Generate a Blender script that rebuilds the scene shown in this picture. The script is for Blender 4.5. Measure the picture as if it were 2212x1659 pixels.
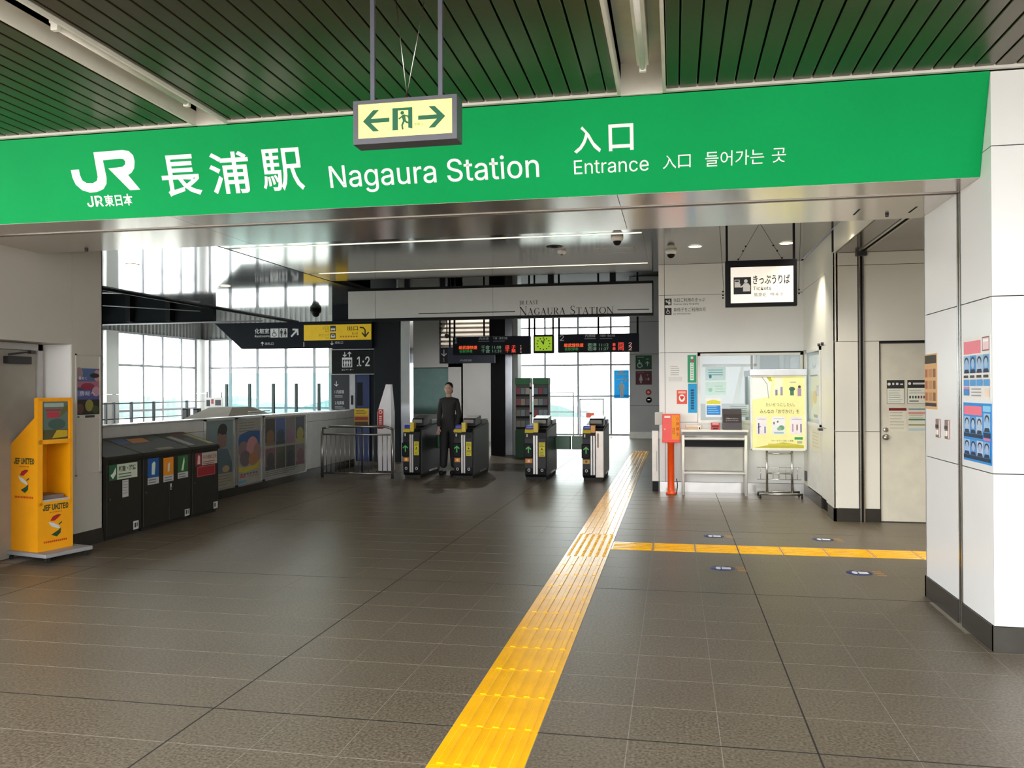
import bpy, bmesh, math, random
from mathutils import Vector, Matrix
R = math.radians
rnd = random.Random(7)
sc = bpy.context.scene
COL = sc.collection
for o in list(bpy.data.objects):
    bpy.data.objects.remove(o)

# ------------------------------------------------------------------ camera
cam_d = bpy.data.cameras.new('camera')
cam_d.sensor_fit = 'HORIZONTAL'
cam_d.sensor_width = 36.0
cam_d.lens = 36.0 * 1800 / 2212
cam_d.clip_end = 2000
cam = bpy.data.objects.new('camera', cam_d)
COL.objects.link(cam)
YAW, PITCH, ROLL = 0.192, 0.00567, -0.0042
fw = Vector((-math.sin(YAW) * math.cos(PITCH), math.cos(YAW) * math.cos(PITCH), math.sin(PITCH)))
rt = Vector((math.cos(YAW), math.sin(YAW), 0))
up = rt.cross(fw)
r2 = rt * math.cos(ROLL) + up * math.sin(ROLL)
u2 = -rt * math.sin(ROLL) + up * math.cos(ROLL)
m3 = Matrix((r2, u2, -fw)).transposed()
cam.matrix_world = Matrix.Translation((0, 0, 1.55)) @ m3.to_4x4()
sc.camera = cam

# ------------------------------------------------------------------ sky / exposure
SKY = 7.8
world = bpy.data.worlds.new('sky')
sc.world = world
world.use_nodes = True
wn = world.node_tree.nodes
bg = wn['Background']
bg.inputs['Color'].default_value = (1.0, 0.995, 0.985, 1)
bg.inputs['Strength'].default_value = SKY
sc.view_settings.view_transform = 'Standard'
sc.view_settings.look = 'None'
sc.view_settings.gamma = 1.0
sc.view_settings.exposure = 0.0
sc.view_settings.use_curve_mapping = False
LAMP = 1.0

# ------------------------------------------------------------------ materials
MATS = {}


def srgb(h):
    h = h.lstrip('#')
    out = []
    for i in (0, 2, 4):
        c = int(h[i:i + 2], 16) / 255
        out.append(c / 12.92 if c <= 0.04045 else ((c + 0.055) / 1.055) ** 2.4)
    return tuple(out)


def mat(name, col, rough=0.5, metal=0.0, var=0.06, scale=6.0, bump=0.0, spec=0.5, emit=0.0, stretch=None, rvar=0.0, coat=0.0):
    if name in MATS:
        return MATS[name]
    if isinstance(col, str):
        col = srgb(col)
    m = bpy.data.materials.new(name)
    m.use_nodes = True
    nt = m.node_tree
    b = nt.nodes['Principled BSDF']
    b.inputs['Roughness'].default_value = rough
    b.inputs['Metallic'].default_value = metal
    b.inputs['Specular IOR Level'].default_value = spec
    b.inputs['Coat Weight'].default_value = coat
    tc = nt.nodes.new('ShaderNodeTexCoord')
    src = tc.outputs['Object']
    if stretch:
        mp = nt.nodes.new('ShaderNodeMapping')
        mp.inputs['Scale'].default_value = stretch
        nt.links.new(src, mp.inputs['Vector'])
        src = mp.outputs['Vector']
    nz = nt.nodes.new('ShaderNodeTexNoise')
    nz.inputs['Scale'].default_value = scale
    nz.inputs['Detail'].default_value = 4
    nt.links.new(src, nz.inputs['Vector'])
    rp = nt.nodes.new('ShaderNodeValToRGB')
    rp.color_ramp.elements[0].position = 0.3
    rp.color_ramp.elements[1].position = 0.7
    rp.color_ramp.elements[0].color = tuple(max(0, c * (1 - var)) for c in col) + (1,)
    rp.color_ramp.elements[1].color = tuple(min(1, c * (1 + var)) for c in col) + (1,)
    nt.links.new(nz.outputs['Fac'], rp.inputs['Fac'])
    nt.links.new(rp.outputs['Color'], b.inputs['Base Color'])
    if rvar:
        mr = nt.nodes.new('ShaderNodeMapRange')
        mr.inputs['To Min'].default_value = max(0, rough - rvar)
        mr.inputs['To Max'].default_value = rough + rvar
        nt.links.new(nz.outputs['Fac'], mr.inputs['Value'])
        nt.links.new(mr.outputs['Result'], b.inputs['Roughness'])
    if bump:
        bp = nt.nodes.new('ShaderNodeBump')
        bp.inputs['Strength'].default_value = bump
        bp.inputs['Distance'].default_value = 0.002
        nt.links.new(nz.outputs['Fac'], bp.inputs['Height'])
        nt.links.new(bp.outputs['Normal'], b.inputs['Normal'])
    if emit:
        b.inputs['Emission Color'].default_value = col + (1,)
        b.inputs['Emission Strength'].default_value = emit
    MATS[name] = m
    return m


def ink(h):
    return mat('print_' + h.lstrip('#'), h, 0.55, var=0.03, scale=20)


def lit(h, e):
    return mat('lit_%s_%g' % (h.lstrip('#'), e), h, 0.4, var=0.02, emit=e)


def film(h):
    """printed translucent film stuck on a window"""
    n = 'film_' + h.lstrip('#')
    if n in MATS:
        return MATS[n]
    m = mat(n, h, 0.5, var=0.02)
    nt = m.node_tree
    tl = nt.nodes.new('ShaderNodeBsdfTranslucent')
    tl.inputs['Color'].default_value = srgb(h) + (1,)
    mx = nt.nodes.new('ShaderNodeMixShader')
    mx.inputs['Fac'].default_value = 0.10
    nt.links.new(nt.nodes['Principled BSDF'].outputs[0], mx.inputs[1])
    nt.links.new(tl.outputs[0], mx.inputs[2])
    nt.links.new(mx.outputs[0], nt.nodes['Material Output'].inputs['Surface'])
    return m


def glass(name, tint=(0.95, 0.99, 0.98), ior=1.45, rough=0.0):
    if name in MATS:
        return MATS[name]
    m = bpy.data.materials.new(name)
    m.use_nodes = True
    nt = m.node_tree
    nt.nodes.clear()
    out = nt.nodes.new('ShaderNodeOutputMaterial')
    mx = nt.nodes.new('ShaderNodeMixShader')
    tr = nt.nodes.new('ShaderNodeBsdfTransparent')
    gl = nt.nodes.new('ShaderNodeBsdfGlossy')
    fr = nt.nodes.new('ShaderNodeLayerWeight')
    fr.inputs['Blend'].default_value = 0.5
    pw = nt.nodes.new('ShaderNodeMath')
    pw.operation = 'POWER'
    pw.inputs[1].default_value = 5.0
    ma = nt.nodes.new('ShaderNodeMath')
    ma.operation = 'MULTIPLY_ADD'
    ma.inputs[1].default_value = 0.55
    ma.inputs[2].default_value = 0.03
    nt.links.new(fr.outputs['Facing'], pw.inputs[0])
    nt.links.new(pw.outputs[0], ma.inputs[0])
    tr.inputs['Color'].default_value = tint + (1,)
    gl.inputs['Roughness'].default_value = rough
    nt.links.new(ma.outputs[0], mx.inputs['Fac'])
    nt.links.new(tr.outputs['BSDF'], mx.inputs[1])
    nt.links.new(gl.outputs['BSDF'], mx.inputs[2])
    nt.links.new(mx.outputs['Shader'], out.inputs['Surface'])
    MATS[name] = m
    return m


def granite():
    m = bpy.data.materials.new('floor_granite')
    m.use_nodes = True
    nt = m.node_tree
    b = nt.nodes['Principled BSDF']
    b.inputs['Roughness'].default_value = 0.33
    b.inputs['Specular IOR Level'].default_value = 0.24
    gm = nt.nodes.new('ShaderNodeNewGeometry')
    n1 = nt.nodes.new('ShaderNodeTexNoise')
    n1.inputs['Scale'].default_value = 70
    n1.inputs['Detail'].default_value = 3
    n2 = nt.nodes.new('ShaderNodeTexNoise')
    n2.inputs['Scale'].default_value = 1.3
    n2.inputs['Detail'].default_value = 5
    r1 = nt.nodes.new('ShaderNodeValToRGB')
    e = r1.color_ramp.elements
    e[0].position = 0.32
    e[0].color = (0.069, 0.057, 0.041, 1)
    e[1].position = 0.70
    e[1].color = (0.212, 0.177, 0.132, 1)
    r2_ = nt.nodes.new('ShaderNodeValToRGB')
    r2_.color_ramp.elements[0].color = (0.80, 0.79, 0.77, 1)
    r2_.color_ramp.elements[1].color = (1.12, 1.1, 1.06, 1)
    mu = nt.nodes.new('ShaderNodeMixRGB')
    mu.blend_type = 'MULTIPLY'
    mu.inputs['Fac'].default_value = 1
    for n in (n1, n2):
        nt.links.new(gm.outputs['Position'], n.inputs['Vector'])
    nt.links.new(n1.outputs['Fac'], r1.inputs['Fac'])
    nt.links.new(n2.outputs['Fac'], r2_.inputs['Fac'])
    nt.links.new(r1.outputs['Color'], mu.inputs[1])
    nt.links.new(r2_.outputs['Color'], mu.inputs[2])
    nt.links.new(mu.outputs['Color'], b.inputs['Base Color'])
    mr = nt.nodes.new('ShaderNodeMapRange')
    mr.inputs['To Min'].default_value = 0.28
    mr.inputs['To Max'].default_value = 0.44
    nt.links.new(n1.outputs['Fac'], mr.inputs['Value'])
    nt.links.new(mr.outputs['Result'], b.inputs['Roughness'])
    bp = nt.nodes.new('ShaderNodeBump')
    bp.inputs['Strength'].default_value = 0.12
    bp.inputs['Distance'].default_value = 0.001
    nt.links.new(n1.outputs['Fac'], bp.inputs['Height'])
    nt.links.new(bp.outputs['Normal'], b.inputs['Normal'])
    return m


M_floor = granite()
M_grout = mat('grout_light', (0.32, 0.285, 0.235), 0.9)
M_joint = mat('joint_dark', (0.018, 0.016, 0.013), 0.8)
M_white = mat('white_panel', (0.80, 0.80, 0.79), 0.28, var=0.02, scale=2, spec=0.5)
M_cream = mat('cream_panel', (0.80, 0.78, 0.70), 0.35, var=0.02, scale=2)
M_grey = mat('grey_panel', (0.42, 0.42, 0.42), 0.4, var=0.03, scale=2)
M_lwall = mat('beige_grey_wall', (0.50, 0.475, 0.43), 0.45, var=0.03, scale=2)
M_core = mat('dark_core', (0.02, 0.02, 0.02), 0.85, spec=0.1)
M_base = mat('dark_skirting', (0.075, 0.07, 0.062), 0.25, metal=0.6, var=0.1)
M_steel = mat('stainless_steel', (0.62, 0.61, 0.59), 0.24, metal=1.0, var=0.05, scale=3, stretch=(1, 1, 30), rvar=0.05)
M_ceil = mat('metal_ceiling', (0.34, 0.33, 0.31), 0.13, metal=0.9, var=0.03, scale=1.5, rvar=0.03)
M_soff = mat('metal_soffit', (0.64, 0.585, 0.535), 0.17, metal=0.85, var=0.04, scale=1.0, rvar=0.04)
M_slat = mat('bronze_slat', (0.105, 0.088, 0.058), 0.31, metal=0.65, var=0.08, scale=2, rvar=0.05)
M_green = mat('sign_green', (0.0005, 0.345, 0.090), 0.55, var=0.05, scale=1.2, spec=0.10)
M_trim = mat('cream_trim', (0.72, 0.70, 0.64), 0.4)
M_black = mat('black_metal', (0.008, 0.008, 0.010), 0.5, spec=0.15)
M_navy = mat('navy_panel', (0.008, 0.011, 0.018), 0.5, spec=0.12)
M_dgrey = mat('dark_grey_steel', (0.055, 0.055, 0.062), 0.4, metal=0.5)
M_mullion = mat('pale_mullion', (0.42, 0.42, 0.47), 0.5)
M_corr = mat('corrugated_grey', (0.45, 0.46, 0.46), 0.45, metal=0.3)
M_glass = glass('clear_glass')
M_glass_t = glass('tinted_glass', (0.965, 0.99, 0.985))
M_tact = mat('tactile_yellow', (0.95, 0.475, 0.001), 0.22, var=0.07, scale=5, spec=0.3)
M_yellow = mat('stand_yellow', (0.86, 0.36, 0.003), 0.4, var=0.04)
M_bin = mat('bin_charcoal', (0.019, 0.0175, 0.013), 0.5, var=0.1, spec=0.25)
M_orange = mat('post_orange', (0.88, 0.085, 0.008), 0.35)
M_whitepaint = mat('white_paint', (0.82, 0.81, 0.76), 0.35)
M_tube = mat('lamp_tube_white', (0.8, 0.8, 0.76), 0.3)
M_rubber = mat('black_rubber', (0.012, 0.012, 0.012), 0.7)
M_rail = mat('railing_steel', (0.30, 0.29, 0.28), 0.32, metal=0.9)
M_track = mat('track_metal', (0.30, 0.27, 0.24), 0.35, metal=0.8)
M_letter = mat('white_letter', (0.95, 0.95, 0.95), 0.45, var=0.01)


# ------------------------------------------------------------------ mesh builder
class MB:
    def __init__(s):
        s.v, s.f, s.mi, s.mats, s.sm = [], [], [], [], []

    def m(s, mt):
        if mt not in s.mats:
            s.mats.append(mt)
        return s.mats.index(mt)

    def add(s, vs, fs, mt=None, smooth=False):
        k = len(s.v)
        s.v += [tuple(v) for v in vs]
        i = s.m(mt) if mt else 0
        for f in fs:
            s.f.append(tuple(k + j for j in f))
            s.mi.append(i)
            s.sm.append(smooth)
        return s

    def box(s, x0, x1, y0, y1, z0, z1, mt=None):
        vs = [(x0, y0, z0), (x1, y0, z0), (x1, y1, z0), (x0, y1, z0), (x0, y0, z1), (x1, y0, z1), (x1, y1, z1), (x0, y1, z1)]
        return s.add(vs, [(0, 3, 2, 1), (4, 5, 6, 7), (0, 1, 5, 4), (1, 2, 6, 5), (2, 3, 7, 6), (3, 0, 4, 7)], mt)

    def bbox(s, x0, x1, y0, y1, z0, z1, b=0.005, mt=None):
        """box with chamfered edges"""
        bm = bmesh.new()
        bmesh.ops.create_cube(bm, size=1.0)
        for v in bm.verts:
            v.co = ((x0 + x1) / 2 + v.co.x * (x1 - x0), (y0 + y1) / 2 + v.co.y * (y1 - y0), (z0 + z1) / 2 + v.co.z * (z1 - z0))
        bmesh.ops.bevel(bm, geom=bm.edges[:], offset=b, segments=2, affect='EDGES', profile=0.5)
        bm.verts.ensure_lookup_table()
        vs = [tuple(v.co) for v in bm.verts]
        fs = [tuple(v.index for v in f.verts) for f in bm.faces]
        bm.free()
        return s.add(vs, fs, mt)

    def prism(s, poly, axis, a, b, mt=None):
        """poly: 2D pts; axis: extrude axis 'x','y','z' from a to b"""
        n = len(poly)

        def P(p, t):
            if axis == 'x':
                return (t, p[0], p[1])
            if axis == 'y':
                return (p[0], t, p[1])
            return (p[0], p[1], t)
        vs = [P(p, a) for p in poly] + [P(p, b) for p in poly]
        fs = [tuple(range(n)), tuple(range(2 * n - 1, n - 1, -1))]
        for i in range(n):
            j = (i + 1) % n
            fs.append((i, i + n, j + n, j))
        return s.add(vs, fs, mt)

    def tube(s, p, q, r, n=10, mt=None, r2=None, caps=True):
        p, q = Vector(p), Vector(q)
        d = (q - p).normalized()
        a = d.orthogonal().normalized()
        b = d.cross(a)
        r2 = r if r2 is None else r2
        vs = []
        for c_, rr in ((p, r), (q, r2)):
            for i in range(n):
                t = 2 * math.pi * i / n
                vs.append(c_ + (a * math.cos(t) + b * math.sin(t)) * rr)
        k = len(s.v)
        s.add(vs, [(i, (i + 1) % n, n + (i + 1) % n, n + i) for i in range(n)], mt, True)
        if caps:
            s.f.append(tuple(k + i for i in range(n - 1, -1, -1)))
            s.f.append(tuple(k + n + i for i in range(n)))
            s.mi += [s.m(mt) if mt else 0] * 2
            s.sm += [False, False]
        return s

    def path(s, pts, r, n=8, mt=None):
        for a, b in zip(pts, pts[1:]):
            s.tube(a, b, r, n, mt)
        return s

    def lathe(s, c_, prof, n=20, mt=None, axis='z'):
        vs = []
        for (r, h) in prof:
            for i in range(n):
                t = 2 * math.pi * i / n
                x, y = r * math.cos(t), r * math.sin(t)
                if axis == 'z':
                    vs.append((c_[0] + x, c_[1] + y, c_[2] + h))
                elif axis == 'y':
                    vs.append((c_[0] + x, c_[1] + h, c_[2] + y))
                else:
                    vs.append((c_[0] + h, c_[1] + x, c_[2] + y))
        fs = []
        for k in range(len(prof) - 1):
            for i in range(n):
                j = (i + 1) % n
                fs.append((k * n + i, k * n + j, (k + 1) * n + j, (k + 1) * n + i))
        fs.append(tuple(range(n - 1, -1, -1)))
        fs.append(tuple((len(prof) - 1) * n + i for i in range(n)))
        return s.add(vs, fs, mt, True)

    def ball(s, c_, rx, ry=None, rz=None, n=14, mt=None):
        ry, rz = ry or rx, rz or rx
        prof = [(max(1e-4, math.sin(math.pi * k / 8)), -math.cos(math.pi * k / 8)) for k in range(9)]
        vs = []
        for (r, h) in prof:
            for i in range(n):
                t = 2 * math.pi * i / n
                vs.append((c_[0] + rx * r * math.cos(t), c_[1] + ry * r * math.sin(t), c_[2] + rz * h))
        fs = [(k * n + i, k * n + (i + 1) % n, (k + 1) * n + (i + 1) % n, (k + 1) * n + i) for k in range(8) for i in range(n)]
        return s.add(vs, fs, mt, True)

    def build(s, name, mt=None, parent=None, local=False):
        me = bpy.data.meshes.new(name)
        off = Vector((0, 0, 0))
        if parent is not None and not local:
            p = parent
            while p is not None:
                off += p.location
                p = p.parent
        me.from_pydata([tuple(Vector(v) - off) for v in s.v], [], s.f)
        mats = s.mats if s.mats else [mt]
        for m_ in mats:
            me.materials.append(m_ or mt)
        if s.mats:
            me.polygons.foreach_set('material_index', s.mi)
        me.polygons.foreach_set('use_smooth', s.sm)
        me.update()
        bm = bmesh.new()
        bm.from_mesh(me)
        bmesh.ops.recalc_face_normals(bm, faces=bm.faces)
        bm.to_mesh(me)
        bm.free()
        o = bpy.data.objects.new(name, me)
        COL.objects.link(o)
        if parent is not None:
            o.parent = parent
        return o


def tag(o, label, cat, group=None):
    o['label'] = label
    o['category'] = cat
    if group:
        o['group'] = group
    return o


def thing(name, label, cat, loc, group=None, rz=0):
    o = bpy.data.objects.new(name, None)
    o.empty_display_size = 0.1
    COL.objects.link(o)
    o.location = loc
    o.rotation_euler = (0, 0, rz)
    return tag(o, label, cat, group)


def struct(o, label=None):
    o['kind'] = 'structure'
    if label:
        o['label'] = label
    return o


def group_struct(name, loc, label=None):
    o = bpy.data.objects.new(name, None)
    o.empty_display_size = 0.1
    COL.objects.link(o)
    o.location = loc
    return struct(o, label)


def copy_tree(o, parent=None):
    c = o.copy()
    COL.objects.link(c)
    if parent is not None:
        c.parent = parent
    for ch in list(o.children):
        copy_tree(ch, c)
    return c


# ------------------------------------------------------------------ flat print and lettering on planes
class Pl:
    """a flat surface: origin O, axes U (reading direction) and V (up); normal U x V"""

    def __init__(s, O, U, V):
        s.O, s.U, s.V = Vector(O), Vector(U).normalized(), Vector(V).normalized()
        s.N = s.U.cross(s.V)

    def p(s, u, v, n=0.0):
        return s.O + s.U * u + s.V * v + s.N * n


def face_y(y):            # surface looking towards the entrance, u = x, v = z
    return Pl((0, y, 0), (1, 0, 0), (0, 0, 1))


def face_px(x):           # surface looking to +x, u = y, v = z
    return Pl((x, 0, 0), (0, 1, 0), (0, 0, 1))


def face_mx(x):           # surface looking to -x, u = -y, v = z
    return Pl((x, 0, 0), (0, -1, 0), (0, 0, 1))


FL = Pl((0, 0, 0), (1, 0, 0), (0, 1, 0))


def prints(pl, items, parent, name='print', n0=0.0006, local=False):
    """flat printed shapes in one mesh; items: ('r',u0,v0,u1,v1,col) ('e',cu,cv,ru,rv,col) ('p',pts,col)"""
    mb = MB()
    n = n0
    for it in items:
        col = it[-1]
        mt = ink(col) if isinstance(col, str) else col
        if it[0] == 'r':
            pts = [(it[1], it[2]), (it[3], it[2]), (it[3], it[4]), (it[1], it[4])]
        elif it[0] == 'e':
            pts = [(it[1] + it[3] * math.cos(2 * math.pi * k / 20), it[2] + it[4] * math.sin(2 * math.pi * k / 20)) for k in range(20)]
        else:
            pts = it[1]
        mb.add([pl.p(a, b, n) for a, b in pts], [tuple(range(len(pts)))], mt)
        n += 0.00008
    o = mb.build(name, None, parent, local)
    return o


def sheet(pl, u0, v0, u1, v1, t, mt, name, parent=None, n0=0.0):
    mb = MB()
    vs = [pl.p(a, b, n) for n in (n0, n0 + t) for a, b in ((u0, v0), (u1, v0), (u1, v1), (u0, v1))]
    mb.add(vs, [(0, 3, 2, 1), (4, 5, 6, 7), (0, 1, 5, 4), (1, 2, 6, 5), (2, 3, 7, 6), (3, 0, 4, 7)])
    return mb.build(name, mt, parent)


FONT = None
try:
    import os
    _fp = os.path.join(bpy.utils.system_resource('DATAFILES', path='fonts'), 'Inter.woff2')
    FONT = bpy.data.fonts.load(_fp)
except Exception:
    FONT = None


def glyph_mesh(body, bold=0.0, space=1.0):
    cu = bpy.data.curves.new('txt', 'FONT')
    cu.body = body
    cu.size = 1.0
    if FONT and all(ord(ch) < 0x250 for ch in body):
        cu.font = FONT
    cu.offset = bold
    cu.space_character = space
    cu.resolution_u = 3
    cu.fill_mode = 'BOTH'
    ob = bpy.data.objects.new('txt', cu)
    COL.objects.link(ob)
    dg = bpy.context.evaluated_depsgraph_get()
    me = bpy.data.meshes.new_from_object(ob.evaluated_get(dg))
    bpy.data.objects.remove(ob)
    bpy.data.curves.remove(cu)
    vs = [(v.co.x, v.co.y) for v in me.vertices]
    fs = [tuple(p.vertices) for p in me.polygons]
    bpy.data.meshes.remove(me)
    return vs, fs


def text(pl, body, u0, v0, u1, v1, mt, parent, name='lettering', bold=0.0, n=0.0012, space=1.0, keep=False, local=False, align='L'):
    """lettering fitted into the box u0..u1, v0..v1 of the surface (keep: keep letter proportions)"""
    vs, fs = glyph_mesh(body, bold, space)
    if not vs:
        return None
    xs = [a for a, b in vs]
    ys = [b for a, b in vs]
    x0, x1, y0, y1 = min(xs), max(xs), min(ys), max(ys)
    sx = (u1 - u0) / max(1e-6, x1 - x0)
    sy = (v1 - v0) / max(1e-6, y1 - y0)
    if keep:
        sx = sy = min(sx, sy)
    mb = MB()
    ub = u0 if align == 'L' else (u0 + u1) / 2 - (x1 - x0) * sx / 2
    mb.add([pl.p(ub + (a - x0) * sx, v0 + (b - y0) * sy, n) for a, b in vs], fs, mt if not isinstance(mt, str) else ink(mt))
    return mb.build(name, None, parent, local)


def stroke_poly(p, q, w):
    p, q = Vector((p[0], p[1])), Vector((q[0], q[1]))
    d = (q - p).normalized()
    k = Vector((-d.y, d.x)) * w / 2
    return [tuple(p + k), tuple(p - k), tuple(q - k), tuple(q + k)]


def arrow_items(cu, cv, s, ang, col, w=0.16):
    """arrow centred at cu,cv; length s; ang in degrees (0 = right)"""
    L = s / 2
    base = [('p', stroke_poly((-L, 0), (L * 0.9, 0), s * w), col), ('p', stroke_poly((L * 0.2, L * 0.8), (L, -0.06 * s), s * w), col), ('p', stroke_poly((L * 0.2, -L * 0.8), (L, 0.06 * s), s * w), col)]
    ca, sa = math.cos(R(ang)), math.sin(R(ang))
    return [('p', [(cu + a * ca - b * sa, cv + a * sa + b * ca) for a, b in it[1]], it[2]) for it in base]


def wheelchair(cu, cv, s, col):
    it = [('e', cu - 0.08 * s, cv + 0.40 * s, 0.08 * s, 0.08 * s, col), ('p', stroke_poly((cu - 0.08 * s, cv + 0.32 * s), (cu - 0.05 * s, cv - 0.02 * s), 0.10 * s), col),
          ('p', stroke_poly((cu - 0.06 * s, cv + 0.14 * s), (cu + 0.17 * s, cv + 0.14 * s), 0.07 * s), col), ('p', stroke_poly((cu - 0.07 * s, cv), (cu + 0.2 * s, cv), 0.08 * s), col),
          ('p', stroke_poly((cu + 0.18 * s, cv + 0.03 * s), (cu + 0.30 * s, cv - 0.34 * s), 0.08 * s), col)]
    for k in range(14):
        a0, a1 = R(110 + k * 15), R(110 + (k + 1) * 15.5)
        ro, ri = 0.30 * s, 0.22 * s
        cx, cy = cu - 0.02 * s, cv - 0.16 * s
        it.append(('p', [(cx + ro * math.cos(a0), cy + ro * math.sin(a0)), (cx + ro * math.cos(a1), cy + ro * math.sin(a1)), (cx + ri * math.cos(a1), cy + ri * math.sin(a1)), (cx + ri * math.cos(a0), cy + ri * math.sin(a0))], col))
    return it


def person_icon(cu, v0, h, col, skirt=False):
    it = [('e', cu, v0 + 0.90 * h, 0.085 * h, 0.085 * h, col)]
    if skirt:
        it += [('p', [(cu - 0.10 * h, v0 + 0.79 * h), (cu - 0.2 * h, v0 + 0.3 * h), (cu + 0.2 * h, v0 + 0.3 * h), (cu + 0.10 * h, v0 + 0.79 * h)], col), ('r', cu - 0.08 * h, v0, cu - 0.015 * h, v0 + 0.32 * h, col), ('r', cu + 0.015 * h, v0, cu + 0.08 * h, v0 + 0.32 * h, col)]
    else:
        it += [('p', [(cu - 0.15 * h, v0 + 0.79 * h), (cu - 0.20 * h, v0 + 0.42 * h), (cu - 0.14 * h, v0 + 0.42 * h), (cu - 0.11 * h, v0 + 0.68 * h), (cu - 0.105 * h, v0), (cu - 0.01 * h, v0), (cu, v0 + 0.4 * h), (cu + 0.01 * h, v0), (cu + 0.105 * h, v0), (cu + 0.11 * h, v0 + 0.68 * h), (cu + 0.14 * h, v0 + 0.42 * h), (cu + 0.20 * h, v0 + 0.42 * h), (cu + 0.15 * h, v0 + 0.79 * h)], col)]
    return it


def text_lines(u0, u1, v_top, n, dv, h, col, jitter=0.25):
    """rows of fine print too small to read"""
    it = []
    for k in range(n):
        w = (u1 - u0) * (1 - jitter * rnd.random())
        it.append(('r', u0, v_top - k * dv - h, u0 + w, v_top - k * dv, col))
    return it

# ================================================================== SETTING
# ------------------------------------------------------------------ floor
GX, GY, T, TY = 0.592, 3.715, 0.40, 0.3955     # tile grid origin and pitch


def tactile_at(xc, yc):
    return (-1.008 < xc < -0.608 and yc < 20.6) or (YB0 < yc < YB1 and -0.608 < xc < 3.4)


YB0, YB1 = GY + 11 * TY, GY + 12 * TY
floor = group_struct('floor', (0, 0, 0), 'dark brown-grey granite tile floor of the station hall')
mb = MB()
mb.box(-13.3, 9, -4, 27.4, -0.25, -0.0008)
slab = mb.build('floor_bed', M_grout, floor)
tile_me = None
cells = []
i0, i1 = int((-6.4 - GX) / T) - 1, int((6.0 - GX) / T) + 1
j0, j1 = int((-2.0 - GY) / TY), int((27.2 - GY) / TY)


def in_view(x, y):
    v = Vector((x, y, 0)) - Vector((0, 0, 1.55))
    z = v.dot(fw)
    if z < 0.3:
        return False
    px = 1106 + 1800 * v.dot(r2) / z
    py = 829.5 - 1800 * v.dot(u2) / z
    return -90 < px < 2300 and py < 1740


for i in range(i0, i1):
    for j in range(j0, j1):
        xc, yc = GX + (i + 0.5) * T, GY + (j + 0.5) * TY
        if tactile_at(xc, yc):
            continue
        if xc > 1.83 and 5.5 < yc < 6.5:
            continue
        if xc < -5.9 and yc < 7.5:
            continue
        vis = in_view(xc, yc)
        cells.append((0 if vis else 1, math.hypot(xc, yc), xc, yc))
cells.sort()
near, rest = cells[:300], cells[300:]
g = 0.0018
gy = 0.0029
for n_, (_, _, xc, yc) in enumerate(near):
    if tile_me is None:
        t_ = MB().box(-T / 2 + g, T / 2 - g, -TY / 2 + gy, TY / 2 - gy, -0.006, 0).build('floor_tile', M_floor, floor)
        tile_me = t_.data
    else:
        t_ = bpy.data.objects.new('floor_tile', tile_me)
        COL.objects.link(t_)
        t_.parent = floor
    t_.location = (xc, yc, 0)
    t_.rotation_euler = (R(rnd.uniform(-0.03, 0.03)), R(rnd.uniform(-0.03, 0.03)), 0)
mb = MB()
for (_, _, xc, yc) in rest:
    mb.box(xc - T / 2 + g, xc + T / 2 - g, yc - TY / 2 + gy, yc + TY / 2 - gy, -0.006, 0)
o = mb.build('floor_tiles_beyond', M_floor, floor)
o['kind'] = 'stuff'
# dark movement joints every seven tiles
for k in range(-4, 8):
    yj = GY + 7 * TY * k
    if 2 < yj < 27:
        MB().box(-6.3, 1.83 if 4 < yj < 10.2 else 6, yj - 0.004, yj + 0.004, -0.006, 0.0005).build('movement_joint', M_joint, floor)
for k in range(-3, 3):
    xj = GX + 7 * T * k
    if -6.2 < xj < 3:
        MB().box(xj - 0.004, xj + 0.004, -2, 12.6 if xj > -0.2 else 26.5, -0.006, 0.0005).build('movement_joint', M_joint, floor)

# tactile paving
tact = thing('tactile_strip', 'long yellow tactile paving strip running from entrance past the ticket gates', 'tactile paving', (-0.808, GY, 0))


def tact_bar_tile():
    mb = MB()
    w, h = T / 2 - g, TY / 2 - g
    mb.box(-w, w, -h, h, -0.006, 0.0015)
    for k in range(5):
        x = -0.150 + k * 0.075
        mb.prism([(x - 0.0175, 0.0013), (x + 0.0175, 0.0013), (x + 0.0125, 0.0065), (x - 0.0125, 0.0065)], 'y', -h + 0.012, h - 0.012)
    return mb


def tact_dot_tile():
    mb = MB()
    w, h = T / 2 - g, TY / 2 - g
    mb.box(-w, w, -h, h, -0.006, 0.0015)
    for a in range(6):
        for b in range(6):
            mb.lathe((-0.1625 + a * 0.065, -0.1625 + b * 0.065, 0.0013), [(0.016, 0), (0.013, 0.004), (0.007, 0.0055)], 8)
    return mb


bar_me = dot_me = None
for j in range(-8, 43):
    yc = GY + (j + 0.5) * TY
    dot = 10 <= j <= 12 or j == 42
    src = dot_me if dot else bar_me
    if src is None:
        t_ = (tact_dot_tile() if dot else tact_bar_tile()).build('tactile_tile', M_tact, tact, local=True)
        if dot:
            dot_me = t_.data
        else:
            bar_me = t_.data
    else:
        t_ = bpy.data.objects.new('tactile_tile', src)
        COL.objects.link(t_)
        t_.parent = tact
    t_.location = (0, yc - GY, 0)
tb = thing('tactile_strip', 'short yellow tactile branch strip leading right towards the ticket corner', 'tactile paving', (-0.408, (YB0 + YB1) / 2, 0))
for k in range(10):
    t_ = bpy.data.objects.new('tactile_tile', bar_me)
    COL.objects.link(t_)
    t_.parent = tb
    t_.location = (k * T, 0, 0)
    t_.rotation_euler = (0, 0, R(90))

# ------------------------------------------------------------------ walls of white panels


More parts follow.
